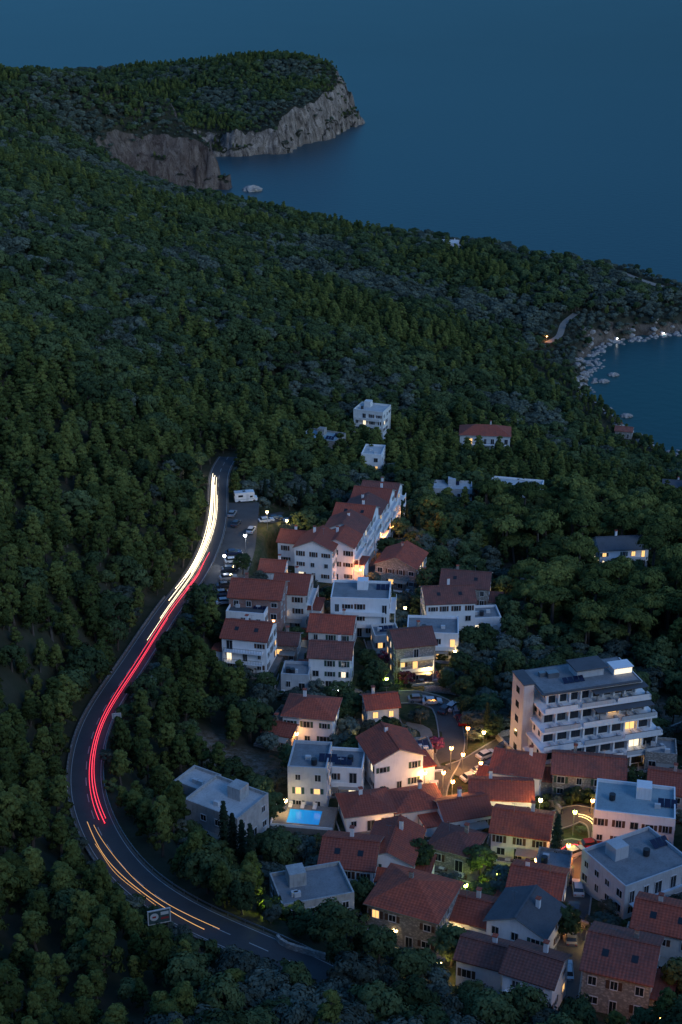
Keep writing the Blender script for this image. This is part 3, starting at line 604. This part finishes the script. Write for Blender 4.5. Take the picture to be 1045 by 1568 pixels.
def tree(kind,seed):
    g_=np.random.default_rng(seed); s=M()
    if kind=='olive': Ht,th,cl,lm,rad,lp,ls=4.8,1.5,20,'l_olive',2.6,85,.26
    elif kind=='oak': Ht,th,cl,lm,rad,lp,ls=6.6,1.8,26,'l_oak',2.7,85,.28
    elif kind=='pine': Ht,th,cl,lm,rad,lp,ls=8.8,2.4,30,'l_pine',2.6,80,.27
    elif kind=='umbrella': Ht,th,cl,lm,rad,lp,ls=11.,6.2,26,'l_pine',3.4,95,.25
    elif kind=='cypress': Ht,th,cl,lm,rad,lp,ls=10.,.6,30,'l_cyp',.75,75,.2
    elif kind=='bloom': Ht,th,cl,lm,rad,lp,ls=3.4,.8,14,'l_bloom',1.6,80,.18
    else: Ht,th,cl,lm,rad,lp,ls=1.7,.1,9,'l_oak',1.1,60,.2
    cs=[]
    for i in range(cl):
        f=(i+.5)/cl; a=i*2.4+g_.uniform(-.4,.4)
        if kind in('olive','oak','shrub','bloom'):
            zz=1-1.75*f*.95; rr=math.sqrt(max(0,1-zz*zz))*rad*g_.uniform(.55,.98); cz=th+(Ht-th)*(.5+.42*zz); cr=g_.uniform(.5,.95)*rad*.42
            c_=(rr*math.cos(a),rr*math.sin(a),cz+g_.uniform(-.3,.3)*rad*.35)
        elif kind=='pine':
            hh=f; rr=rad*(1-hh*.8)*g_.uniform(.4,1.); c_=(rr*math.cos(a),rr*math.sin(a),th+(Ht-th-.4)*hh+g_.uniform(-.4,.4)); cr=(.95-.4*hh)*g_.uniform(.7,1.2)
        elif kind=='umbrella':
            rr=rad*math.sqrt(f)*g_.uniform(.7,1.05); c_=(rr*math.cos(a),rr*math.sin(a),Ht-1.2-(rr/rad)**2*1.5+g_.uniform(-.6,.6)); cr=g_.uniform(.7,1.2)
        else:
            hh=f; rr=rad*min(1,(1-hh)*2.2+.12)*g_.uniform(.2,.55); c_=(rr*math.cos(a),rr*math.sin(a),th+(Ht-th-.3)*hh); cr=.62*min(1,(1-hh)*2+.3)
        cs.append((np.array(c_),cr))
    def limb(p,q,r0,r1,nn=5):
        p=np.array(p,float);q=np.array(q,float);dv=q-p; dv/=np.linalg.norm(dv)+1e-9; a_=np.cross(dv,[.3,.9,.1]); a_/=np.linalg.norm(a_); b2=np.cross(dv,a_); bb=len(s.v); ii=s.mi('bark')
        for pt,r_ in ((p,r0),(q,r1)):
            for j in range(nn): an=2*math.pi*j/nn; s.v.append(tuple(pt+a_*r_*math.cos(an)+b2*r_*math.sin(an)))
        for j in range(nn): s.f.append((bb+j,bb+(j+1)%nn,bb+nn+(j+1)%nn,bb+nn+j)); s.m.append(ii)
    k1=(g_.uniform(-.25,.25),g_.uniform(-.25,.25),th); tr=.09+Ht*.018
    limb((0,0,-1.),k1,tr*1.3,tr); limb(k1,(k1[0]*1.5,k1[1]*1.3,Ht*.86),tr,tr*.25)
    for c_,cr in cs[::2]:
        z0=min(c_[2]-.2,th+(c_[2]-th)*.45); limb((k1[0],k1[1],max(z0,th*.8)),c_,tr*.42,.03,4)
    nb=len(s.v); tint=[0.]*nb
    cen=np.array([0,0,th+(Ht-th)*.35]); sq=np.array([1,1,1.3 if kind in('pine','cypress') else 1.6])
    V=[];T=[]
    for c_,cr in cs:
        dirs=g_.normal(size=(lp,3)); dirs/=np.linalg.norm(dirs,axis=1)[:,None]; dirs[:,2]=np.where(dirs[:,2]<-.3,-dirs[:,2],dirs[:,2]); rr=cr*g_.random(lp)**.28
        P_=c_+dirs*rr[:,None]*np.array([1.12,1.12,.75])
        cdr=(P_-cen)*sq; cdr/=np.linalg.norm(cdr,axis=1)[:,None]
        nr=dirs*.75+cdr*.6+g_.normal(size=(lp,3))*.3; nr/=np.linalg.norm(nr,axis=1)[:,None]
        t1=np.cross(nr,g_.normal(size=(lp,3))); t1/=np.linalg.norm(t1,axis=1)[:,None]; t2=np.cross(nr,t1)
        sz=(ls*g_.uniform(.6,1.35,lp))[:,None]
        q_=np.stack([P_-t1*sz,P_-t2*sz*.6,P_+t1*sz,P_+t2*sz*.6],1)
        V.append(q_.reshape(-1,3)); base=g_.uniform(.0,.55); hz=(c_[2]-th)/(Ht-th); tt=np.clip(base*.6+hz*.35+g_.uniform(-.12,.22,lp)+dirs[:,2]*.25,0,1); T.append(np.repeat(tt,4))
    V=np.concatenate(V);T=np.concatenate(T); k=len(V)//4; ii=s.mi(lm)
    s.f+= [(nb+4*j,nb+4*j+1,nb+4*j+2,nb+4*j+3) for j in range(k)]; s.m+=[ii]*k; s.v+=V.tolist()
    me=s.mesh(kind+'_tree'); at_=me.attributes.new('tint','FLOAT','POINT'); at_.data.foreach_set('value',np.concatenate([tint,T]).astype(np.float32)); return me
KINDS={k:[tree(k,10*j+i+1) for i in range(n_)] for j,(k,n_) in enumerate([('olive',4),('oak',4),('pine',4),('umbrella',2),('cypress',2),('shrub',2),('bloom',1)])}
rx0,ry0,rw,rh=-220,100,560,1000
RX,RY=np.meshgrid(np.arange(rw)+rx0+.5,np.arange(rh)+ry0+.5)
hard=np.zeros(RX.shape,bool); roadm=np.zeros(RX.shape,bool)
dR,_=pd(RX[:420],RY[:420],road[::3]); roadm[:420]|=dR<4.2
for nm,P,w,kd in streets:
    d_,_=pd(RX,RY,P[::3]); hard|=d_<(w/2+.8)
def rect(C,w,d,yaw,m_):
    c,s_=math.cos(yaw),math.sin(yaw); X=RX-C[0]; Y=RY-C[1]; return (np.abs(X*c+Y*s_)<w/2+m_)&(np.abs(-X*s_+Y*c)<d/2+m_)
hmask=np.zeros(RX.shape,bool); outm=np.zeros(RX.shape,bool)
for h in HS:
    r_=rect(h['C'],h['w'],h['d'],h['yaw'],1.4); hmask|=r_
    if h['k'].get('out'): outm|=r_
r_=rect(HOTEL['C'],32,22,HOTEL['yaw'],1.5); hmask|=r_|rect(POOL['C'],11,7,POOL['yaw'],1); outm|=r_
for nm,P,w,kd in streets:
    if nm=='coastal_track': d_,_=pd(RX,RY,P[::3]); outm|=d_<w/2
def rq(R_,x,y):
    i=np.clip((x-rx0).astype(int),0,rw-1); j=np.clip((y-ry0).astype(int),0,rh-1); ok=(x>rx0)&(x<rx0+rw)&(y>ry0)&(y<ry0+rh)
    return R_[j,i]&ok
def jit(y0,y1,sp):
    X=[];Y=[]
    for y in np.arange(y0,y1,sp):
        half=.26*(y*CP+(EYE-60)*SP)+40
        x=np.arange(-half,min(half,420),sp); X.append(x+rng.uniform(-.45,.45,len(x))*sp); Y.append(y+rng.uniform(-.45,.45,len(x))*sp)
    return np.concatenate(X),np.concatenate(Y)
X1,Y1=jit(112,480,4.1); X2,Y2=jit(480,1050,4.7); X3,Y3=jit(1050,2120,5.5); X4,Y4=jit(150,420,2.6)
extra=np.concatenate([np.zeros(len(X1)+len(X2)+len(X3),bool),np.ones(len(X4),bool)])
X=np.concatenate([X1,X2,X3,X4]); Y=np.concatenate([Y1,Y2,Y3,Y4])
zz=zt(X,Y); e_=2.5; sl=np.hypot(zt(X+e_,Y)-zt(X-e_,Y),zt(X,Y+e_)-zt(X,Y-e_))/(2*e_)
cdX,_=coast_d(X,Y); 
vil=inpoly(X,Y,vpoly); L=np.hypot(X,Y); ax,ay=X/L,Y/L
ok=(zz>1.5)&(sl<np.where(Y<620,3.,np.where(Y<1300,1.9,np.where(cdX<45,1.05,1.6))))&(cdX>2.)
ok|=(Y>1300)&(zz>8)&(sl<1.9)&(cdX<45)&(fbm(X,Y,14,2,61)>.06)
blk=rq(roadm,X,Y)|rq(hard,X,Y)|rq(hmask,X,Y)|(baref(X,Y)>.6)
rb=np.zeros(len(X),bool)
for k in (3,6,9,12): rb|=(rq(roadm,X+ax*k,Y+ay*k)&(Y>150)&~((k>6)&(Y<178)))
for k in (4,7,10,13): rb|=rq(outm,X+ax*k,Y+ay*k)
near=rq(hmask,X+ax*4,Y+ay*4)|rq(hard,X+ax*3,Y+ay*3)|rq(hmask,X+ax*7,Y+ay*7)|rq(hard,X+ax*6,Y+ay*6)
ok&=~blk; ok&=~(near&(rng.random(len(X))<.3)&~extra); ok&=(~extra)|rb
clear=fbm(X,Y,22,3,9); ok&=~(vil&(clear>.2)&~rb); ok&=~((~vil)&(fbm(X,Y,30,2,12)>.4))
X,Y,zz,vil,near,sl,cdX,rb=[a[ok] for a in (X,Y,zz,vil,near,sl,cdX,rb)]
sel=fbm(X,Y,70,3,20)+rng.normal(0,.1,len(X))+np.where((X<-20)&(Y<480),-.16,0)-np.where((Y>480)&(Y<760),.06,0); 
kind=np.where(sel<-.08,2,np.where(sel<.08,1,0)); kind=np.where(vil,np.where(rng.random(len(X))<.5,0,1),kind)
kind=np.where((~vil)&(X>45)&(X<190)&(Y>290)&(Y<440)&(rng.random(len(X))<.45),3,kind)
kind=np.where(near,np.where(rng.random(len(X))<.5,5,0),kind)
kind=np.where(rb,np.where(rng.random(len(X))<.6,5,np.where(rng.random(len(X))<.5,0,1)),kind)
scl=rng.uniform(.6,1.42,len(X))*np.where(vil,.85,1.)*np.where(near&(kind==0),.62,1.)
scl*=np.where(kind==2,.85,1.)*np.where((cdX<30)&(Y>560)&(Y<1300),.6,1.)*np.where((cdX<40)&(Y>1300),.6,1.)*np.where(Y<230,.85,1.)
scl=np.where(rb,np.where(kind==5,rng.uniform(.9,1.7,len(X)),rng.uniform(.35,.6,len(X))),scl)
names={0:('olive_grove','olive'),1:('broadleaf_woodland','oak'),2:('pine_forest','pine'),3:('umbrella_pine_stand','umbrella'),5:('garden_shrubs','shrub')}
def scatter(nm,meshes,P_,S_,rotz,tilt=.08):
    me=bpy.data.meshes.new(nm); me.vertices.add(len(P_)); me.vertices.foreach_set('co',P_.astype(np.float32).ravel())
    k=len(P_); a=me.attributes.new('rot','FLOAT_VECTOR','POINT'); a.data.foreach_set('vector',np.stack([rng.normal(0,tilt,k),rng.normal(0,tilt,k),rotz],1).astype(np.float32).ravel())
    a=me.attributes.new('scl','FLOAT_VECTOR','POINT'); a.data.foreach_set('vector',S_.astype(np.float32).ravel())
    a=me.attributes.new('idx','INT','POINT'); a.data.foreach_set('value',rng.integers(0,len(meshes),k).astype(np.int32))
    o=link(bpy.data.objects.new(nm,me)); col=bpy.data.collections.new(nm+'_kinds')
    for m_ in meshes: col.objects.link(bpy.data.objects.new(nm+'_member',m_))
    ng=bpy.data.node_groups.new(nm,'GeometryNodeTree'); ng.interface.new_socket('Geometry',in_out='INPUT',socket_type='NodeSocketGeometry'); ng.interface.new_socket('Geometry',in_out='OUTPUT',socket_type='NodeSocketGeometry')
    gi=ng.nodes.new('NodeGroupInput'); go=ng.nodes.new('NodeGroupOutput'); ci=ng.nodes.new('GeometryNodeCollectionInfo'); ci.inputs['Collection'].default_value=col; ci.inputs['Separate Children'].default_value=True; ci.inputs['Reset Children'].default_value=True
    ip=ng.nodes.new('GeometryNodeInstanceOnPoints'); ip.inputs['Pick Instance'].default_value=True
    def na(n_,t):
        q=ng.nodes.new('GeometryNodeInputNamedAttribute'); q.data_type=t; q.inputs['Name'].default_value=n_; return [o_ for o_ in q.outputs if o_.enabled][0]
    ng.links.new(gi.outputs[0],ip.inputs['Points']); ng.links.new(ci.outputs[0],ip.inputs['Instance']); ng.links.new(na('idx','INT'),ip.inputs['Instance Index']); ng.links.new(na('rot','FLOAT_VECTOR'),ip.inputs['Rotation']); ng.links.new(na('scl','FLOAT_VECTOR'),ip.inputs['Scale'])
    ng.links.new(ip.outputs[0],go.inputs[0]); md=o.modifiers.new('scatter','NODES'); md.node_group=ng; return o
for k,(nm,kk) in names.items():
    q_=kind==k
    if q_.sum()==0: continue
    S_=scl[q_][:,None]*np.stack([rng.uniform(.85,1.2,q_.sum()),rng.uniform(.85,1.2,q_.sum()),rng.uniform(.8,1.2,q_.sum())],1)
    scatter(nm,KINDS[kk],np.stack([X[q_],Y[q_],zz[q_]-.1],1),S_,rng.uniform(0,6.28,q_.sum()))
def specimen(kind,nm,u,v,sc_=1.):
    P=site(u,v); o=link(bpy.data.objects.new(nm,random.choice(KINDS[kind]))); o.location=(P[0],P[1],z1(P[0],P[1])-.1); o.rotation_euler=(0,0,random.uniform(0,6)); o.scale=(sc_,)*3
for u,v in [(472,782),(462,780),(452,778),(407,778),(418,772),(436,776),(615,812),(624,815),(345,1310),(372,1332),(385,1342),(358,1324),(1010,950),(640,830),(490,790),(575,1065),(745,1130),(850,1330)]: specimen('cypress','cypress_tree',u,v,random.uniform(.8,1.15))
for u,v in [(655,812),(705,822),(760,850),(800,860),(840,880),(855,900),(690,835),(880,870)]: specimen('umbrella','umbrella_pine',u,v,random.uniform(.8,1.05))
for u,v in [(372,880),(650,930),(745,1012),(560,1400),(640,1340),(735,1340),(860,1440),(690,1480),(520,1110),(350,1385),(330,1370),(372,1400)]: specimen('oak','garden_tree',u,v,random.uniform(.75,1.))
for u,v in [(588,1022),(680,1050),(668,1155),(622,1052)]: specimen('bloom','oleander_bush',u,v,1.1)
# shore rocks
def rockmesh(seed):
    bm=bmesh.new(); bmesh.ops.create_icosphere(bm,subdivisions=3,radius=1)
    for vtx in bm.verts:
        c=vtx.co; f=1+.35*float(vn(c.x*3+5*seed,c.y*3+c.z*2,1.,seed))-.25*float(vn(c.z*6,c.x*6-c.y*5,1.,seed+3)); vtx.co=c*f; vtx.co.z*=.7
    me=bpy.data.meshes.new('boulder'); bm.to_mesh(me); bm.free(); me.materials.append(MT['rock']); return me
MT['rock']=plaster('shore_rock',(.38,.33,.3),.7,.8,.95,(.1,.08,.07),.6)
rm=[rockmesh(i) for i in range(3)]
pts=[]
for i in range(len(cst)):
    a=cst[i]
    if not (600<a[1]<930 and 100<a[0]<270): continue
    b_=cst[(i+1)%len(cst)]
    for _ in range(int(np.hypot(*(b_-a)[:2])*1.3)):
        t=rng.random(); pts.append((a[0]+(b_[0]-a[0])*t+rng.normal(0,3.5),a[1]+(b_[1]-a[1])*t+rng.normal(0,3.5)))
pts=np.array(pts); S_=rng.uniform(.4,2.,len(pts))**1.2; scatter('shore_rocks',rm,np.column_stack([pts,np.maximum(zt(pts[:,0],pts[:,1]),-.2)]),np.stack([S_,S_,S_*.8],1),rng.uniform(0,6,len(pts)),.3)
for (u,v,r_) in [(387,292,9),(960,638,3.),(958,668,4),(940,575,3),(925,585,3)]:
    P=lvl(u,v,0); o=link(bpy.data.objects.new('sea_rock',rm[0])); o.location=(P[0],P[1],0); o.scale=(r_,r_*.8,r_*.8)
# ------------------------------------------------------------------ vehicles
def carmesh(col):
    k='carpaint%s'%str(col); MT[k]=plain('car_paint',col,.25); s=M()
    s.prism([(-2.1,.35),(2.1,.35),(2.15,.62),(2.05,.85),(1.1,.98),(-1.75,1.0),(-2.12,.9),(-2.15,.5)],-.86,.86,k)
    b=len(s.v); i=s.mi('glass')
    lo=[(-1.7,-.8),(1.05,-.8),(1.05,.8),(-1.7,.8)]; hi=[(-1.25,-.62),(.35,-.62),(.35,.62),(-1.25,.62)]
    for p,z in ((lo,.985),(hi,1.42)):
        for a_,c_ in p: s.v.append((a_,c_,z))
    for q_ in ((0,1,5,4),(1,2,6,5),(2,3,7,6),(3,0,4,7)): s.f.append(tuple(b+x for x in q_)); s.m.append(i)
    s.box((-.45,0,1.44),(1.66,1.28,.05),k)
    for x_ in (-1.3,1.3):
        for y_ in (-.8,.8): s.cyl((x_,y_,.33),.33,.22,'tank','y',12); s.cyl((x_,y_*1.14,.33),.18,.03,'metal','y',8)
    for y_ in (-.6,.6): s.box((2.1,y_,.68),(.1,.35,.14),'frame'); s.box((-2.13,y_,.75),(.08,.3,.14),'carred')
    return s.mesh('car')
MT['carred']=plain('tail_lamp',(.4,.02,.02),.3)
cars=[carmesh(c) for c in ((.55,.56,.57),(.05,.06,.08),(.3,.02,.02),(.25,.27,.3),(.02,.03,.07))]
def car(u,v,yaw,ci):
    P=site(u,v); o=link(bpy.data.objects.new('parked_car',cars[ci])); o.location=(P[0],P[1],z1(P[0],P[1])+.12); o.rotation_euler=(0,0,R(yaw))
for a_ in [(345,925,10,0),(342,912,12,3),(346,900,10,1),(350,888,14,3),(353,875,12,1),(357,862,12,0),(358,850,12,4),(385,815,80,0),(362,805,75,1),(356,790,80,3),(408,800,20,0),(422,797,25,1),(440,802,20,3),(692,1086,60,0),(682,1090,60,1),(706,1107,95,2),(700,1094,92,3),(737,1184,30,3),(722,1194,30,0),(752,1176,30,1),(765,1166,35,4),(775,1146,40,1),(745,1160,35,0),(662,1078,5,0),(640,1074,5,3),(560,868,75,0),(585,822,75,1),(594,805,75,0),(905,1298,10,2),(870,1345,80,1),(880,1310,30,0),(660,1232,85,3),(664,1210,85,0),(885,1365,85,0),(874,1440,85,3),(880,1400,85,1),(868,1492,85,0)]: car(*a_)
e=bpy.data.objects.new('camper_van',None); link(e); P=site(377,768); e.location=(P[0],P[1],z1(P[0],P[1])+.12); e.rotation_euler=(0,0,R(12))
s=M(); MT['vanw']=plain('camper_body',(.75,.76,.77),.35); s.prism([(-3.2,.4),(1.9,.4),(3.1,.45),(3.15,1.1),(2.5,1.35),(2.0,2.1),(2.4,2.3),(2.3,2.9),(1.6,3.0),(-3.2,2.95)],-1.1,1.1,'vanw')
for x_ in (-2.,2.2):
    for y_ in (-1.0,1.0): s.cyl((x_,y_,.38),.38,.26,'tank','y',12)
s.obj('body',e); s=M(); s.box((-1.6,-1.11,2.),(1.3,.04,.6),'glass'); s.box((.3,-1.11,1.5),(.7,.04,1.9),'frame'); s.box((1.4,-1.11,1.7),(.8,.04,.55),'glass'); s.box((-3.22,0,2.1),(.04,1.4,.6),'glass'); s.box((-.5,0,3.05),(.8,.8,.16),'glass'); s.box((-.4,-1.12,1.05),(5.2,.03,.1),'roofblue'); s.obj('windows',e)
e=bpy.data.objects.new('roadside_billboard',None); link(e); P=site(246,1436); e.location=(P[0],P[1],z1(P[0],P[1])+1.0); e.rotation_euler=(0,0,R(18))
s=M(); s.box((0,0,2.6),(3.2,.15,2.3),'frame'); s.box((-1.2,.12,.4),(.14,.14,4.4),'metal'); s.box((1.2,.12,.4),(.14,.14,4.4),'metal'); s.obj('frame_and_posts',e)
MT['ad1']=plain('poster_dark_green',(.05,.09,.09),.5); MT['ad2']=plain('poster_white',(.6,.6,.58),.5); MT['ad3']=plain('poster_red',(.35,.05,.05),.5)
s=M(); s.box((0,-.09,2.6),(2.9,.03,2.0),'ad1'); s.cyl((-.7,-.12,2.7),.6,.03,'ad2','y',20); s.box((.75,-.115,3.1),(1.1,.02,.5),'ad2'); s.box((.75,-.115,2.3),(1.1,.02,.35),'ad3'); s.box((-.7,-.145,2.7),(.5,.02,.3),'ad3'); s.obj('poster',e)
for (u,v) in [(180,1112),(98,1226)]:
    e=bpy.data.objects.new('direction_sign',None); link(e); P=site(u,v); e.location=(P[0],P[1],z1(P[0],P[1])); e.rotation_euler=(0,0,R(10))
    s=M(); s.cyl((0,0,1.2),.06,2.8,'metal'); s.box((0,-.08,2.3),(1.7,.05,1.1),'ad2'); s.box((0,-.115,2.3),(1.5,.02,.9),'roofblue'); s.box((0,-.135,2.4),(1.0,.02,.12),'ad2'); s.obj('post_and_panel',e)
# ------------------------------------------------------------------ lamps
def emis(name,col,st):
    m,nt,b=newmat(name); b.inputs['Base Color'].default_value=(*col,1); b.inputs['Emission Color'].default_value=(*col,1); b.inputs['Emission Strength'].default_value=st; return m
COL={'o':(1,.46,.13),'y':(1,.7,.28),'w':(.95,.97,1.),'g':(.75,1,.15),'r':(1,.36,.08)}
for k,c in COL.items(): MT['bulb_'+k]=emis('lamp_glow_'+k,c,22)
def lamp(u,v,c,pw,hh=5.5,nm='street_lamp',rb=.36):
    P=site(u,v); P=site(u,v+hh*.87*F/math.hypot(P[1],EYE-P[2]))
    z=z1(P[0],P[1]); e=bpy.data.objects.new(nm,None); link(e); e.location=(P[0],P[1],z)
    s=M(); s.cyl((0,0,hh/2),.09,hh,'metal','z',8,.05); s.box((0,-.35,hh),(.08,.8,.08),'metal'); s.box((0,-.75,hh+.03),(.3,.5,.1),'metal'); s.obj('pole',e)
    s=M(); s.cyl((0,-.75,hh-.1-rb*.3),rb*.8,rb*1.1,'bulb_'+c,'z',10,rb); s.obj('lantern',e)
    l=bpy.data.lights.new('lamp_light','POINT'); l.energy=pw*2.2; l.color=COL[c]; l.shadow_soft_size=.2; o=link(bpy.data.objects.new('lamp_light',l),e); o.location=(0,-.75,hh-.7)
G='garden_lamp'
for a_ in [(690,1143,'o',600),(678,1180,'o',600),(692,1194,'o',400),(715,1113,'o',500),(600,795,'r',1300),(588,812,'r',1000),(552,872,'r',600),(560,858,'r',600),(620,930,'y',150),(478,845,'y',250),(440,797,'y',350),(410,785,'y',400),(377,820,'w',250),(592,1037,'g',180,3.,G),(757,1332,'g',350,3.5,G),(712,1350,'g',140,3.,G),(410,1373,'g',180,3.,G),(825,1222,'y',250),(877,1240,'g',160),(650,1180,'o',250,4.),(550,1127,'y',160,3.5),(438,1222,'y',200,4.),(605,1418,'y',180,3.,G),(797,1392,'y',220,3.,G),(1004,1550,'o',400,4.),(516,1055,'w',120,3.,G),(640,1010,'o',260,4.),(655,1022,'y',260,4.),(696,995,'y',120,3.,G),(440,970,'y',120,3.,G),(388,1000,'y',120,3.,G),(510,1100,'w',130,3.5),(905,1222,'o',350,3.5),(868,1290,'r',350,4.),(893,1306,'r',350,4.),(815,1100,'w',220,4.),(740,1118,'y',90,3.,G),(672,1470,'y',150,3.,G),(690,1418,'y',150,3.,G),(375,885,'y',140,3.5),(345,850,'w',150,4.),(465,910,'y',130,4.),(530,905,'o',200,4.),(610,870,'y',120,3.,G),(690,373,'y',200,3.),(837,515,'o',200,3.),(570,690,'y',120,3.,G),(968,865,'y',100,3.,G),(945,518,'w',40,2.,G),(1016,510,'w',90,2.,G),(300,712,'w',200,4.),(708,1152,'o',300,4.),(985,1120,'o',150,3.,G),(770,1240,'y',120,3.,G),
 (590,1258,'o',100,3.,G),(850,1398,'o',120,3.,G),(560,1345,'y',80,3.,G),(905,1425,'y',100,3.,G),(455,1120,'o',90,3.,G),(600,1092,'o',120,3.,G),(760,910,'y',80,3.,G),(420,948,'o',90,3.,G),(820,1312,'o',120,3.,G),(735,1165,'o',200,4.),(930,1475,'y',90,3.,G)]: lamp(*a_)
# ------------------------------------------------------------------ car light trails
MT['tr_w']=emis('headlight_trail',(1,.84,.56),3.2); MT['tr_r']=emis('tail_light_trail',(1,.05,.09),1.8); MT['tr_o']=emis('amber_trail',(1,.5,.15),.9); MT['tr_y']=emis('lane_headlight_trail',(1,.7,.3),2.5)
nr=nrm(road)
def idx_v(v):
    yw=EYE-road[:,2]; dep=road[:,1]*CP+yw*SP; vv=784-F*(road[:,1]*SP-yw*CP)/dep
    return int(np.argmin(np.abs(vv-v)))
def trail(P,mat,r_):
    cu=bpy.data.curves.new('light_trail','CURVE'); cu.dimensions='3D'; cu.bevel_depth=r_; cu.bevel_resolution=1; sp_=cu.splines.new('POLY'); sp_.points.add(len(P)-1)
    sp_.points.foreach_set('co',np.column_stack([P,np.ones(len(P))]).astype(np.float32).ravel()); cu.materials.append(MT[mat]); link(bpy.data.objects.new('light_trail',cu))
def rt(off,v0,v1,mat,r_):
    a,b_=idx_v(v0),idx_v(v1); P=road[a:b_+1].copy(); n_=nr[a:b_+1]; o_=off+.12*np.sin(np.linspace(0,9,len(P))+off*3); P[:,:2]+=n_*o_[:,None]; P[:,2]+=.65; trail(P,mat,r_)
for off,v0,v1,r_ in [(-1.9,728,905,.07),(-1.55,735,890,.09),(-1.2,730,925,.07),(-.8,745,880,.09),(-.45,735,950,.055),(-.1,760,985,.04)]: rt(off,v0,v1,'tr_w',r_)
for off,v0,v1,r_ in [(.6,862,1262,.045),(1.15,880,1268,.07),(1.5,950,1262,.045),(.9,850,905,.055)]: rt(off,v0,v1,'tr_r',r_)
for off,v0,v1,r_ in [(-1.5,1262,1420,.045),(-.5,1268,1425,.035),(-1.9,1290,1380,.03)]: rt(off,v0,v1,'tr_o',r_)
nL=nrm(LP)
for off,mt in ((-.6,'tr_r'),(.2,'tr_r'),(1.0,'tr_y'),(1.7,'tr_y')):
    a,b_=(int(len(LP)*.1),int(len(LP)*.42)) if mt=='tr_r' else (int(len(LP)*.42),int(len(LP)*.78)); Q_=LP[a:b_].copy(); Q_[:,:2]+=nL[a:b_]*off; Q_[:,2]+=.7; trail(Q_,mt,.06)
# ------------------------------------------------------------------ dusk sky: Nishita, with the seaward (anti-sunset) side fallen darker
w=bpy.data.worlds.new("World"); sc.world=w; w.use_nodes=True; nt=w.node_tree; bg=nt.nodes['Background']
sky=nt.nodes.new('ShaderNodeTexSky'); sky.sky_type='NISHITA'; sky.sun_disc=False; sky.sun_elevation=R(12); sky.sun_rotation=R(140); sky.ozone_density=4
tc=N(nt,'ShaderNodeTexCoord'); sx=N(nt,'ShaderNodeSeparateXYZ'); nt.links.new(tc.outputs['Generated'],sx.inputs[0])
grad=mixc(nt,ramp(nt,sx.outputs[2],0,.33),(.06,.18,.225),(.42,.57,.58)); grad=mixc(nt,ramp(nt,sx.outputs[2],.3,.85),grad,(1.,1.,1.))
side=mixc(nt,ramp(nt,sx.outputs[1],-.1,.55),(.9,.99,1.1),grad)
base=mixc(nt,1.,sky.outputs[0],(.62,.85,1.02),'MULTIPLY')
nt.links.new(mixc(nt,1.,base,side,'MULTIPLY'),bg.inputs[0]); bg.inputs[1].default_value=.255
sl_=bpy.data.lights.new('sun','SUN'); sl_.energy=.4; sl_.angle=R(18); sl_.color=(.9,.95,1); o=link(bpy.data.objects.new('sun',sl_))
o.rotation_euler=Vector((math.sin(R(140))*math.cos(R(32)),math.cos(R(140))*math.cos(R(32)),math.sin(R(32)))).to_track_quat('Z','Y').to_euler()
cam=bpy.data.objects.new('camera',bpy.data.cameras.new('camera')); link(cam); sc.camera=cam; cam.location=(0,0,EYE); cam.rotation_euler=(R(68),0,0)
cam.data.sensor_fit='VERTICAL'; cam.data.sensor_height=36; cam.data.lens=F/1568*36; cam.data.clip_end=90000; cam.data.clip_start=1
sc.view_settings.view_transform='Standard'; sc.view_settings.look='None'; sc.view_settings.exposure=0
